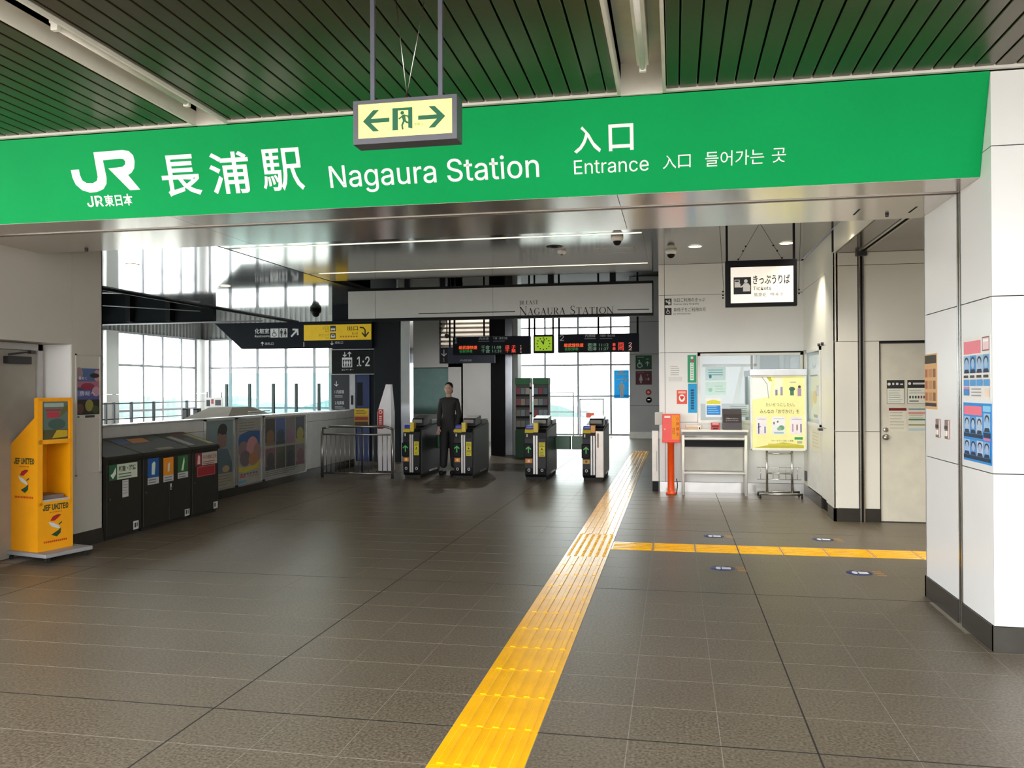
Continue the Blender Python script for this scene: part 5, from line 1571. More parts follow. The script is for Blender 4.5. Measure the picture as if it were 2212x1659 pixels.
framed('framed_poster', 'framed poster of a dark-haired head on pale teal beside the bins', 10.40, 11.18, 0.13, 1.14,
       [('r', 10.44, 0.70, 11.14, 1.10, '#6d7d80'), ('e', 10.85, 0.94, 0.12, 0.12, '#1a1718'), ('p', [(10.72, 0.86), (10.80, 0.72), (10.95, 0.74), (10.98, 0.88), (10.88, 0.96), (10.76, 0.94)], '#7a5c54'), ('e', 10.87, 0.99, 0.12, 0.08, '#171415'), ('p', [(10.5, 0.2), (10.6, 0.60), (10.8, 0.72), (11.0, 0.70), (11.12, 0.5), (11.14, 0.3)], '#4a5c68'), ('r', 10.44, 0.16, 11.14, 0.36, '#8d8878'), ('e', 10.95, 0.42, 0.10, 0.05, '#a08a6c')] + text_lines(10.5, 11.1, 0.33, 4, 0.04, 0.012, '#6e6a5c'), '#76807f')
framed('framed_poster', 'framed travel poster with blue sky, pink blossoms and yellow flowers', 11.24, 12.0, 0.12, 1.14,
       [('r', 11.28, 0.15, 11.96, 1.10, '#8e8c84'), ('p', [(11.28, 0.78), (11.34, 0.88), (11.60, 0.93), (11.95, 0.92), (11.95, 0.62), (11.28, 0.62)], '#284e82'), ('e', 11.45, 0.66, 0.16, 0.12, '#7d6468'), ('e', 11.72, 0.68, 0.18, 0.16, '#b07a7c'), ('e', 11.86, 0.58, 0.12, 0.16, '#8c6c66'), ('e', 11.50, 0.52, 0.16, 0.12, '#5e5258'), ('e', 11.74, 0.5, 0.14, 0.10, '#9a6a44'), ('p', [(11.30, 0.42), (11.45, 0.38), (11.8, 0.40), (11.95, 0.48), (11.9, 0.36), (11.5, 0.31), (11.30, 0.34)], '#b0a022'), ('r', 11.30, 0.16, 11.52, 0.20, '#4f86a8'), ('r', 11.34, 0.24, 11.5, 0.27, '#b04a58'), ('r', 11.6, 0.24, 11.9, 0.255, '#8a6a60')] + text_lines(11.32, 11.9, 1.06, 4, 0.04, 0.012, '#6a6a62') + [('r', 11.36 + 0.09 * k, 0.275, 11.42 + 0.09 * k, 0.30, '#5a5450') for k in range(6)], '#8e8c84')
ph = [('r', 12.10, 0.15, 13.54, 1.10, '#86867f')]
cols = [('#2e2622', '#6e5030'), ('#39518f', '#1c2c38'), ('#6d6267', '#7d5c70'), ('#2a3040', '#8f8420')]
cols2 = [('#6a4448', '#1e1a1c'), ('#3c3a22', '#28281c'), ('#3a3a34', '#1e2224'), ('#6a5a50', '#5a1c2c')]
for k in range(4):
    a = 12.12 + k * 0.36
    ph += [('r', a, 0.66, a + 0.33, 1.09, cols[k][0]), ('e', a + 0.17, 0.80, 0.13, 0.11, cols[k][1]), ('r', a, 0.66, a + 0.33, 0.72, cols[k][1]), ('r', a, 0.27, a + 0.33, 0.62, cols2[k][0]), ('e', a + 0.18, 0.42, 0.13, 0.13, cols2[k][1]), ('r', a, 0.27, a + 0.33, 0.33, cols2[k][1])]
ph += text_lines(12.14, 13.4, 0.25, 3, 0.03, 0.012, '#5a5a56', 0.4)
framed('framed_poster', 'wide framed poster with two rows of travel photographs', 12.06, 13.58, 0.12, 1.14, ph, '#86867f')

# poster frame on left wall end
pf = thing('wall_poster_frame', 'tall slim poster frame with blossom poster on the left wall end', 'poster', (-5.74, 7.37, 0.72))
P7 = face_px(-5.75)
mb = MB()
for (a, b, c_, d) in ((7.185, 7.20, 0.71, 1.91), (7.53, 7.545, 0.71, 1.91), (7.185, 7.545, 0.71, 0.725), (7.185, 7.545, 1.895, 1.91)):
    mb.box(-5.75, -5.738, a, b, c_, d)
mb.build('frame', mat('frame_beige', (0.50, 0.47, 0.42), 0.4), pf)
sheet(P7, 7.20, 1.31, 7.53, 1.77, 0.002, ink('#3a3c5c'), 'sheet', pf, n0=0.001)
it = [('r', 7.20, 1.62, 7.53, 1.77, '#46608e'), ('e', 7.24, 1.72, 0.05, 0.06, '#8f7a80'), ('e', 7.50, 1.70, 0.05, 0.06, '#b08a90'), ('e', 7.46, 1.70, 0.07, 0.025, '#2a2024'), ('r', 7.20, 1.58, 7.53, 1.64, '#a06478'), ('e', 7.36, 1.59, 0.10, 0.035, '#8a2844'), ('r', 7.20, 1.46, 7.53, 1.555, '#4a4e86'), ('e', 7.48, 1.54, 0.06, 0.05, '#b08898'), ('e', 7.25, 1.52, 0.06, 0.03, '#6a70a0'), ('r', 7.20, 1.31, 7.53, 1.46, '#1c1a16'), ('e', 7.25, 1.37, 0.05, 0.05, '#5a3c34'), ('e', 7.38, 1.40, 0.06, 0.06, '#8a8440'), ('e', 7.47, 1.36, 0.05, 0.04, '#3c4a24')]
prints(P7, it, pf, n0=0.004)
text(P7, '春めく', 7.22, 1.655, 7.34, 1.69, '#e8d0d8', pf, n=0.009)
text(P7, '房総へ', 7.24, 1.50, 7.46, 1.545, '#d8dcf0', pf, n=0.009)
sheet(P7, 7.20, 1.272, 7.53, 1.308, 0.002, ink('#c4c4bc'), 'caption_strip', pf, n0=0.001)
prints(P7, [('r', 7.21, 1.28, 7.24, 1.30, '#4a7a4a'), ('r', 7.32, 1.278, 7.46, 1.302, '#2a2a30')], pf, 'caption_print', n0=0.004)

# ------------------------------------------------------------------ yellow brochure stand
ys_ = thing('brochure_stand', 'bright yellow magazine stand with club logos on a wheeled base', 'stand', (-5.66, 6.59, 0), rz=R(-12.9))
L0 = dict(local=True)
# side profile in local (x, z): x = 0 front, negative to the back
prof = [(0, 0.085), (0, 1.485), (-0.045, 1.485), (-0.045, 1.30), (-0.36, 1.06), (-0.36, 0.085)]
for a, b in ((0, 0.014), (0.346, 0.36)):
    MB().prism(prof, 'y', a, b).build('side_panel', M_yellow, ys_, True)
MB().box(-0.014, 0, 0.014, 0.346, 0.085, 0.53).build('front_panel', M_yellow, ys_, True)
MB().box(-0.03, -0.012, 0.014, 0.346, 1.06, 1.47).build('header_panel', M_yellow, ys_, True)
MB().box(-0.06, 0, 0.014, 0.346, 1.06, 1.10).box(-0.06, 0, 0.014, 0.346, 1.46, 1.485).box(-0.02, 0, 0.014, 0.05, 0.5, 1.47).box(-0.02, 0, 0.325, 0.346, 0.5, 1.47).build('front_frame', M_yellow, ys_, True)
MB().box(-0.35, -0.34, 0.014, 0.346, 0.085, 1.06).build('back_panel', M_yellow, ys_, True)
MB().add([(-0.045, 0.014, 1.30), (-0.045, 0.346, 1.30), (-0.36, 0.346, 1.06), (-0.36, 0.014, 1.06)], [(0, 1, 2, 3)]).build('sloping_top', M_yellow, ys_, True)
MB().box(-0.345, -0.005, 0.014, 0.346, 0.52, 0.55).build('shelf', mat('shelf_grey', (0.45, 0.42, 0.38), 0.4), ys_, True)
mag = MB()
for k in range(4):
    mag.box(-0.30 + 0.003 * k, -0.05, 0.05 + 0.004 * k, 0.30, 0.552 + 0.008 * k, 0.559 + 0.008 * k)
mg = mag.build('magazine_stack', mat('magazine_paper', (0.20, 0.16, 0.15), 0.5), ys_, True)
sheet_l = MB()
sheet_l.box(-0.012, -0.009, 0.06, 0.315, 1.105, 1.45)
sheet_l.build('poster_sheet', ink('#566a62'), ys_, True)
LF = Pl((-0.009, 0, 0), (0, 1, 0), (0, 0, 1))
prints(LF, [('r', 0.06, 1.10, 0.315, 1.19, '#4a4a2c'), ('p', [(0.15, 1.11), (0.31, 1.12), (0.31, 1.18), (0.20, 1.185)], '#b89a1e'), ('r', 0.07, 1.40, 0.27, 1.435, '#98a49a'), ('r', 0.09, 1.36, 0.24, 1.38, '#9a2c38'), ('r', 0.10, 1.30, 0.22, 1.35, '#a83040'), ('p', [(0.22, 1.30), (0.31, 1.36), (0.31, 1.42), (0.25, 1.38)], '#5c5a30'), ('e', 0.20, 1.24, 0.09, 0.05, '#3c544e')], ys_, n0=0.001, local=True)


def club_print(pl, cu, vc, s):
    prints(pl, [('p', [(cu - 0.055 * s, vc + 0.055 * s), (cu + 0.06 * s, vc + 0.10 * s), (cu + 0.02 * s, vc + 0.105 * s), (cu - 0.03 * s, vc + 0.09 * s)], '#8c1420'), ('p', [(cu - 0.05 * s, vc + 0.052 * s), (cu - 0.01 * s, vc + 0.05 * s), (cu + 0.055 * s, vc + 0.095 * s), (cu - 0.03 * s, vc + 0.088 * s)], '#a81828'),
                ('p', [(cu - 0.075 * s, vc + 0.045 * s), (cu - 0.02 * s, vc + 0.03 * s), (cu + 0.03 * s, vc), (cu + 0.05 * s, vc - 0.03 * s), (cu + 0.01 * s, vc - 0.02 * s), (cu - 0.04 * s, vc), (cu - 0.06 * s, vc + 0.02 * s)], '#c8d0d4'),
                ('p', [(cu - 0.045 * s, vc - 0.075 * s), (cu + 0.02 * s, vc - 0.045 * s), (cu + 0.055 * s, vc - 0.02 * s), (cu + 0.05 * s, vc - 0.07 * s), (cu + 0.01 * s, vc - 0.10 * s)], '#1c4a2c'), ('p', stroke_poly((cu + 0.03 * s, vc + 0.01 * s), (cu + 0.065 * s, vc + 0.03 * s), 0.012 * s), '#2c4a3c')], ys_, 'club_logo', n0=0.0008, local=True)
    text(pl, 'JEF UNITED', cu - 0.13 * s, vc + 0.15 * s, cu + 0.13 * s, vc + 0.205 * s, '#163c24', ys_, bold=0.03, n=0.0015, local=True)
    prints(pl, [('r', cu - 0.06 * s + 0.016 * k * s, vc + 0.125 * s, cu - 0.05 * s + 0.016 * k * s, vc + 0.135 * s, '#a86a10') for k in range(8)] + [('r', cu - 0.12 * s + 0.02 * k * s, vc - 0.145 * s, cu - 0.106 * s + 0.02 * k * s, vc - 0.128 * s, '#c03818') for k in range(12)], ys_, 'fine_print', n0=0.0008, local=True)


club_print(Pl((0, 0, 0), (0, 1, 0), (0, 0, 1)), 0.18, 0.30, 1.0)
club_print(Pl((0, 0, 0), (1, 0, 0), (0, 0, 1)), -0.18, 0.72, 1.05)
MB().bbox(-0.40, 0.17, -0.05, 0.44, 0.05, 0.085, 0.006).build('base_board', mat('base_grey', (0.30, 0.31, 0.33), 0.4), ys_, True)
for a, b in ((-0.36, 0.0), (0.13, 0.0), (-0.36, 0.40), (0.13, 0.40)):
    w = MB()
    w.tube((a - 0.012, b, 0.022), (a + 0.012, b, 0.022), 0.022, 14).box(a - 0.016, a + 0.016, b - 0.012, b + 0.012, 0.03, 0.052)
    w.build('caster', M_rubber, ys_, True)

# ------------------------------------------------------------------ things at the ticket wall
PWALL = face_y(12.7)
poster('wall_notice', 'white notice sheet with fine print on the ticket wall', PWALL, -0.09, 1.63, 0.13, 1.93, text_lines(-0.05, 0.09, 1.88, 7, 0.032, 0.008, '#b4b4b8') + [('r', -0.08, 1.65, 0.12, 1.72, '#e8e8ea')], '#fbfbfa', 'notice')
gp = poster('wall_banner', 'tall green banner with white writing beside the ticket window', PWALL, 0.20, 1.63, 0.33, 2.04, [('e', 0.265, 2.0, 0.02, 0.02, '#ffffff'), ('e', 0.272, 1.955, 0.025, 0.02, '#d0506c'), ('r', 0.238, 1.665, 0.29, 1.925, '#f2faf4')] + [('r', 0.248, 1.90 - 0.035 * k, 0.28, 1.915 - 0.035 * k, '#8fc4a8') for k in range(7)], '#2fa878', 'banner')
poster('wall_banner', 'tall blue banner with dark writing below the green banner', PWALL, 0.205, 1.18, 0.335, 1.615, [('r', 0.245, 1.50 - 0.038 * k, 0.292, 1.528 - 0.038 * k, '#124a78') for k in range(8)], '#18a4e4', 'banner')
ae = poster('wall_notice', 'red square heart sign low on the ticket wall', PWALL, 0.04, 1.31, 0.19, 1.52, [('e', 0.115, 1.40, 0.045, 0.055, '#ffffff'), ('e', 0.103, 1.412, 0.016, 0.02, '#d8342c'), ('e', 0.127, 1.412, 0.016, 0.02, '#d8342c'), ('p', [(0.089, 1.405), (0.141, 1.405), (0.115, 1.365)], '#d8342c'), ('r', 0.06, 1.47, 0.17, 1.50, '#f8c0b8')], '#ee5a48', 'sign')
s1 = thing('wall_pictogram_sign', 'two black pictograms with Japanese guidance lines high on the ticket wall', 'sign', (0.15, 12.69, 2.64))
sheet(PWALL, -0.13, 2.79, -0.03, 2.89, 0.003, ink('#141414'), 'tickets_symbol', s1)
sheet(PWALL, -0.13, 2.645, -0.03, 2.75, 0.003, ink('#141414'), 'wheelchair_symbol', s1)
PN = face_y(12.696)
prints(PN, [('r', -0.115, 2.835, -0.09, 2.865, '#d8d8d4'), ('e', -0.062, 2.865, 0.012, 0.012, '#d8d8d4'), ('p', [(-0.08, 2.80), (-0.045, 2.80), (-0.045, 2.845), (-0.08, 2.85), (-0.10, 2.83), (-0.10, 2.822), (-0.08, 2.83)], '#d8d8d4')] + wheelchair(-0.08, 2.70, 0.085, '#d8d8d4'), s1)
text(PN, '当日ご利用のきっぷ', 0.0, 2.835, 0.46, 2.895, '#2a2a26', s1)
text(PN, 'Same day tickets', 0.0, 2.785, 0.37, 2.818, '#3a3a36', s1)
text(PN, '車椅子をご利用の方', 0.0, 2.69, 0.47, 2.75, '#2a2a26', s1)
text(PN, 'by Wheelchair', 0.0, 2.642, 0.25, 2.672, '#3a3a36', s1)

# orange post with the red and yellow box
op = thing('button_post', 'orange pedestal with red and yellow call box at ticket wall corner', 'post', (-0.05, 12.42, 0))
MB().lathe((-0.05, 12.42, 0), [(0.075, 0), (0.075, 0.025), (0.052, 0.03), (0.048, 0.08), (0.048, 0.74), (0.06, 0.745), (0.06, 0.765)], 24).build('pole', M_orange, op)
MB().bbox(-0.17, 0.085, 12.36, 12.48, 0.765, 1.17, 0.008).build('box', mat('box_red', (0.80, 0.05, 0.035), 0.35), op)
MB().bbox(-0.175, 0.09, 12.35, 12.49, 0.755, 0.785, 0.005).build('box_base', mat('box_red', (0.80, 0.05, 0.035), 0.35), op)
PO = face_y(12.36)
prints(PO, [('r', -0.035, 0.80, 0.078, 1.155, '#f29410'), ('r', -0.14, 1.115, -0.055, 1.145, '#fbe6e0'), ('e', -0.135, 0.95, 0.012, 0.012, '#f8b0a4')], op, n0=0.0015)
text(PO, 'AED', -0.03, 0.88, 0.01, 0.97, '#c03020', op, n=0.003)
for k, ch in enumerate('心肺蘇生'):
    text(PO, ch, 0.028, 1.08 - k * 0.075, 0.07, 1.13 - k * 0.075, '#c03020', op, n=0.003, bold=0.01)
MB().path([(0.03, 12.46, 0.0), (0.045, 12.47, 0.12), (0.03, 12.47, 0.22)], 0.006, 6).build('cable', M_black, op)
pb_ = thing('wall_card', 'small grey card fixed beside the call box at ticket wall corner', 'card', (-0.22, 12.66, 1.0))
MB().bbox(-0.285, -0.17, 12.655, 12.69, 1.0, 1.19, 0.003).build('card', mat('card_grey', (0.55, 0.55, 0.52), 0.5), pb_)
MB().box(-0.21, -0.17, 12.685, 12.70, 1.05, 1.14).build('bracket', M_dgrey, pb_)
gpst = thing('corner_guard', 'slim white guard board standing at the ticket wall corner', 'guard', (-0.29, 12.75, 0.15))
MB().bbox(-0.33, -0.232, 12.72, 12.76, 0.15, 0.91, 0.006).build('board', M_whitepaint, gpst)
MB().bbox(-0.325, -0.24, 12.72, 12.76, 0.0, 0.15, 0.004).build('foot', M_black, gpst)
MB().box(-0.265, -0.255, 12.716, 12.72, 0.3, 0.6).build('groove', M_grey, gpst)

# narrow white writing table
tt = thing('writing_table', 'narrow white metal writing table against the ticket wall', 'table', (0.57, 12.45, 0))
MB().bbox(0.10, 1.04, 12.30, 12.62, 0.915, 0.945, 0.004).build('top', M_whitepaint, tt)
MB().box(0.12, 1.02, 12.32, 12.34, 0.865, 0.915).build('apron', mat('apron_grey', (0.20, 0.20, 0.20), 0.4), tt)
for xx in (0.125, 1.005):
    for yy_ in (12.33, 12.58):
        MB().tube((xx, yy_, 0), (xx, yy_, 0.87), 0.02, 12).build('leg', M_whitepaint, tt)
for z in (0.815, 0.32):
    MB().tube((0.125, 12.33, z), (1.005, 12.33, z), 0.018, 10).build('crossbar', M_whitepaint, tt)
MB().box(0.15, 0.98, 12.345, 12.36, 0.70, 0.795).build('black_slot', M_black, tt)
MB().box(0.15, 0.98, 12.55, 12.56, 0.34, 0.70).build('back_panel', mat('back_cream', (0.66, 0.65, 0.58), 0.5), tt)
mc = thing('ticket_returner', 'black boxy ticket collector with white writing on the writing table', 'machine', (0.82, 12.45, 0.945))
MB().prism([(12.34, 0.945), (12.34, 1.05), (12.37, 1.17), (12.40, 1.245), (12.58, 1.245), (12.58, 0.945)], 'x', 0.69, 0.95).build('body', mat('machine_black', (0.035, 0.026, 0.028), 0.35), mc)
MB().bbox(0.74, 0.90, 12.40, 12.42, 1.205, 1.238, 0.004).build('slot_panel', mat('slot_grey', (0.20, 0.18, 0.17), 0.4), mc)
MF = Pl((0, 12.34, 1.05), (1, 0, 0), (0, 0.03, 0.12))
text(MF, 'ご利用になったきっぷ', 0.73, 0.05, 0.90, 0.07, '#e8e0e0', mc, n=0.0015)
text(MF, 'お入れください', 0.73, 0.02, 0.91, 0.04, '#c8c0c0', mc, n=0.0015)
rb = thing('red_box', 'small red and white leaflet box on the writing table', 'box', (0.585, 12.42, 0.945))
MB().bbox(0.525, 0.645, 12.37, 12.46, 0.945, 1.045, 0.004).build('box', ink('#b83a40'), rb)
prints(face_y(12.37), [('r', 0.54, 1.02, 0.63, 1.038, '#e8b0ac'), ('r', 0.535, 0.985, 0.635, 1.005, '#6e1820'), ('r', 0.55, 0.955, 0.62, 0.975, '#38121a')], rb)
ba = thing('paper_tray', 'low wooden tray lying at the left end of the writing table', 'tray', (0.3, 12.5, 0.945))
MB().bbox(0.16, 0.40, 12.52, 12.60, 0.945, 1.005, 0.004).build('tray', mat('tray_wood', (0.60, 0.42, 0.28), 0.5), ba)
MB().box(0.17, 0.39, 12.515, 12.522, 0.985, 1.0).build('lip', M_whitepaint, ba)
pn = thing('pen_holder', 'tiny black and white pen holder in the middle of the writing table', 'pen holder', (0.36, 12.42, 0.945))
MB().lathe((0.36, 12.42, 0.945), [(0.022, 0), (0.022, 0.035), (0.017, 0.04)], 14).build('cup', M_whitepaint, pn)
MB().box(0.352, 0.368, 12.394, 12.399, 0.95, 0.98).build('label', M_black, pn)

# poster stand
st = thing('poster_stand', 'wheeled poster stand with yellow illustrated poster in a white frame', 'stand', (1.44, 12.27, 0))
YB = 12.22
mb = MB()
mb.bbox(1.06, 1.085, YB, YB + 0.04, 0.66, 1.74, 0.006).bbox(1.795, 1.82, YB, YB + 0.04, 0.66, 1.74, 0.006).bbox(1.06, 1.82, YB, YB + 0.04, 0.66, 0.69, 0.006)
mb.build('frame', mat('frame_white', (0.80, 0.81, 0.84), 0.3), st)
MB().bbox(1.05, 1.83, YB - 0.015, YB + 0.05, 1.715, 1.81, 0.012).build('header', mat('header_silver', (0.66, 0.68, 0.74), 0.3, metal=0.2), st)
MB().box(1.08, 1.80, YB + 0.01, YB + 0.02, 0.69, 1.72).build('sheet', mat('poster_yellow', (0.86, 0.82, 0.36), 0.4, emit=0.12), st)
PX = face_y(YB + 0.01)
it = [('p', [(1.085, 1.71), (1.36, 1.71), (1.34, 1.55), (1.32, 1.42), (1.085, 1.38)], '#fbfaf0'), ('p', [(1.40, 1.71), (1.50, 1.71), (1.50, 1.50), (1.36, 1.44), (1.38, 1.56)], '#f6f2d8'), ('p', stroke_poly((1.22, 1.70), (1.29, 1.60), 0.012), '#a8a8a0'), ('p', stroke_poly((1.29, 1.60), (1.31, 1.40), 0.012), '#b4b4a8'), ('p', [(1.28, 1.70), (1.34, 1.70), (1.36, 1.64), (1.32, 1.64)], '#c8c020'), ('p', [(1.085, 1.36), (1.12, 1.1), (1.085, 0.9)], '#f4f0c0'),
      ('r', 1.40, 1.44, 1.43, 1.52, '#8a86b0'), ('r', 1.47, 1.44, 1.50, 1.56, '#9a98b0'), ('r', 1.60, 1.44, 1.65, 1.52, '#4a7a64'), ('e', 1.625, 1.53, 0.04, 0.03, '#3e6a58'), ('r', 1.70, 1.43, 1.75, 1.54, '#b098b8'), ('e', 1.725, 1.56, 0.02, 0.02, '#5a4a50'), ('r', 1.60, 1.62, 1.68, 1.63, '#b0a8c8'),
      ('r', 1.14, 0.89, 1.28, 1.14, '#f2ecf2'), ('r', 1.35, 0.89, 1.53, 1.14, '#eef0f4'), ('r', 1.60, 0.89, 1.76, 1.14, '#f2ecf2'), ('r', 1.16, 1.10, 1.27, 1.108, '#b0a8d0'), ('r', 1.38, 1.11, 1.52, 1.117, '#b0a8d0'), ('r', 1.62, 1.10, 1.75, 1.108, '#b0a8d0'),
      ('r', 1.165, 0.90, 1.18, 1.05, '#3a3a70'), ('r', 1.25, 0.91, 1.265, 1.0, '#3a5aa0'), ('p', stroke_poly((1.16, 0.99), (1.20, 1.0), 0.01), '#2a2a4a'), ('e', 1.48, 0.985, 0.04, 0.035, '#6ea47c'), ('e', 1.45, 0.97, 0.03, 0.025, '#8ab8a0'), ('r', 1.38, 0.905, 1.51, 0.925, '#9ac0d0'), ('e', 1.38, 1.05, 0.012, 0.02, '#8a6a6a'), ('e', 1.43, 1.07, 0.012, 0.015, '#6a6a6a'), ('r', 1.625, 0.93, 1.64, 1.04, '#c090c8'), ('r', 1.68, 0.95, 1.70, 1.03, '#a87a6a'), ('r', 1.735, 0.92, 1.75, 1.04, '#40386a'),
      ('p', [(1.1, 0.70), (1.5, 0.78), (1.78, 0.74), (1.78, 0.70)], '#c8c040'), ('r', 1.30, 0.735, 1.66, 0.76, '#d4cc50'), ('r', 1.655, 0.82, 1.765, 0.855, '#2aa070'), ('r', 1.69, 0.765, 1.755, 0.80, '#b8bc98')]
prints(PX, it, st)
text(PX, 'たいせつにしたい。', 1.27, 1.285, 1.66, 1.335, '#6a6a40', st, n=0.006)
text(PX, 'みんなの「おでかけ」を', 1.19, 1.185, 1.72, 1.245, '#4a4a28', st, n=0.006)
text(PX, 'マナーを守って楽しく移動', 1.34, 0.79, 1.64, 0.815, '#7a7430', st, n=0.006)
for xx in (1.285, 1.625):
    MB().tube((xx, YB + 0.05, 0.05), (xx, YB + 0.05, 0.75), 0.017, 12).build('upright', M_steel, st)
for z in (0.62, 0.34):
    MB().tube((1.285, YB + 0.05, z), (1.625, YB + 0.05, z), 0.012, 10).build('crossbar', M_steel, st)
mb = MB()
for z in (0.42, 0.25):
    mb.tube((1.15, YB + 0.07, z), (1.75, YB + 0.07, z), 0.005, 6)
for xx in (1.20, 1.37, 1.45, 1.54, 1.70):
    mb.tube((xx, YB + 0.07, 0.25), (xx, YB + 0.07, 0.42), 0.004, 6)
mb.build('leaflet_basket', M_steel, st)
MB().tube((1.17, YB - 0.08, 0.06), (1.75, YB - 0.08, 0.06), 0.015, 10).tube((1.285, YB - 0.08, 0.06), (1.285, YB + 0.22, 0.06), 0.013, 8).tube((1.625, YB - 0.08, 0.06), (1.625, YB + 0.22, 0.06), 0.013, 8).tube((1.17, YB + 0.22, 0.06), (1.75, YB + 0.22, 0.06), 0.015, 10).build('base', M_steel, st)
for xx in (1.18, 1.74):
    for yy_ in (YB - 0.08, YB + 0.22):
        MB().tube((xx - 0.012, yy_, 0.022), (xx + 0.012, yy_, 0.022), 0.022, 12).box(xx - 0.01, xx + 0.01, yy_ - 0.008, yy_ + 0.008, 0.03, 0.058).build('caster', M_rubber, st)

# ------------------------------------------------------------------ posters and plates on the right column
PC = face_mx(1.83)


def faces(u0, v0, w, h, n, hair, skin):
    it = []
    for k in range(n):
        c_ = u0 + w * (k + 0.5) / n
        r_ = w / n
        it += [('r', u0 + w * k / n + 0.003, v0, u0 + w * (k + 1) / n - 0.003, v0 + h, ['#9cc4e8', '#5a9ad8', '#b4cce4', '#7ab0e0'][k % 4]), ('p', [(c_ - 0.42 * r_, v0), (c_ - 0.3 * r_, v0 + 0.22 * h), (c_ + 0.3 * r_, v0 + 0.22 * h), (c_ + 0.42 * r_, v0)], '#26344e'), ('e', c_, v0 + 0.66 * h, 0.33 * r_, 0.26 * h, hair), ('e', c_, v0 + 0.54 * h, 0.25 * r_, 0.27 * h, skin)]
    return it


pA = poster('wanted_poster', 'upper police notice with pink header and four faces on the column', PC, -5.815, 1.47, -5.345, 1.86,
            [('r', -5.80, 1.755, -5.50, 1.835, '#f08a98'), ('r', -5.475, 1.765, -5.36, 1.85, '#8a5a60'), ('r', -5.467, 1.772, -5.368, 1.843, '#f4d4d4'), ('r', -5.462, 1.82, -5.372, 1.835, '#ffffff')] + faces(-5.805, 1.635, 0.45, 0.11, 4, '#28344a', '#a8c4e0') + [('r', -5.80 + 0.115 * k, 1.605, -5.72 + 0.115 * k, 1.622, '#4a4640') for k in range(4)] + [('r', -5.80 + 0.115 * k, 1.555, -5.70 + 0.115 * k, 1.595, '#5aa0dc') for k in range(4)] + [('r', -5.80, 1.495, -5.70, 1.55, '#4a90d0'), ('r', -5.80, 1.535, -5.70, 1.55, '#d090c0')] + text_lines(-5.66, -5.45, 1.54, 3, 0.02, 0.008, '#a0a0a8') + [('r', -5.43, 1.49, -5.36, 1.54, '#f0dcc8')], '#ece9e4')
pBq = poster('wanted_poster', 'lower bright blue police notice with pink header and rows of faces', PC, -5.815, 1.085, -5.335, 1.45,
             [('r', -5.80, 1.375, -5.49, 1.43, '#f47c90'), ('r', -5.47, 1.40, -5.345, 1.435, '#8cd0f4')] + faces(-5.805, 1.26, 0.33, 0.105, 3, '#1e2838', '#b8c8dc') + faces(-5.46, 1.28, 0.115, 0.11, 1, '#1e2838', '#9cc0e4') + [('r', -5.805, 1.235, -5.475, 1.258, '#1e3248'), ('r', -5.46, 1.245, -5.345, 1.275, '#1e3248'), ('r', -5.46, 1.228, -5.345, 1.242, '#e070a0')] + faces(-5.805, 1.125, 0.46, 0.095, 4, '#1e2838', '#a8b8dc') + [('r', -5.805, 1.10, -5.345, 1.123, '#1e3248')], '#2a8fdc')
poster('column_poster', 'narrow tan poster with dark bands on the far edge of the column', PC, -6.655, 1.39, -6.365, 1.79,
       [('r', -6.645, 1.72, -6.375, 1.78, '#3c342c'), ('r', -6.64, 1.41, -6.375, 1.435, '#2c2834')] + [('r', -6.64, 1.62 - 0.085 * k, -6.58, 1.68 - 0.085 * k, '#b06848') for k in range(3)] + [('r', -6.56, 1.62 - 0.085 * k, -6.47, 1.68 - 0.085 * k, '#c49060') for k in range(3)] + [('r', -6.45, 1.62 - 0.085 * k, -6.39, 1.68 - 0.085 * k, '#8c6444') for k in range(3)], '#dcae78')
for lab, u in (('slim brown switch plate on the column nearer the tan poster', -6.335), ('slim brown switch plate on the column nearer the shutter rail', -6.135)):
    w_ = thing('switch_plate', lab, 'switch', (1.82, -u, 1.19), 'switch plates on the column')
    MB().bbox(1.818, 1.831, -u - 0.04, -u + 0.04, 1.195, 1.325, 0.004).build('plate', mat('plate_brown', (0.33, 0.24, 0.22), 0.3, metal=0.6), w_)
    MB().box(1.812, 1.82, -u - 0.022, -u + 0.022, 1.215, 1.25).build('lower_key', M_whitepaint, w_)
    MB().box(1.812, 1.82, -u - 0.022, -u + 0.022, 1.262, 1.285).build('upper_key', M_dgrey, w_)

# ------------------------------------------------------------------ floor stickers
for lab, x, y in (('oval blue floor sticker beyond the yellow branch, left of the pair', 0.40, 8.96), ('oval blue floor sticker beyond the yellow branch, nearer the pilaster', 1.48, 8.95), ('oval blue floor sticker before the yellow branch, nearer the strip', 0.40, 7.38), ('oval blue floor sticker before the yellow branch, nearer the column', 1.51, 7.39)):
    f_ = thing('floor_sticker', lab, 'sticker', (x, y, 0), 'queueing stickers on the floor')
    mb = MB()
    mb.lathe((x, y, 0.0002), [(0.105, 0), (0.105, 0.0008)], 28)
    mb.build('disc', ink('#2c3a66'), f_)
    prints(FL, [('e', x - 0.035, y, 0.022, 0.05, '#e4e6ee'), ('r', x - 0.005, y - 0.038, x + 0.07, y + 0.038, '#e4e6ee'), ('e', x, y + 0.075, 0.03, 0.008, '#a8b0c8')], f_, n0=0.0015)
    prints(FL, [('p', stroke_poly((x + 0.115 + 0.006 * k, y + 0.07 - 0.07 * k), (x + 0.185 + 0.006 * k, y + 0.06 - 0.07 * k), 0.032), '#b98a4a') for k in range(3)], f_, 'arrow_marks', n0=0.0008)

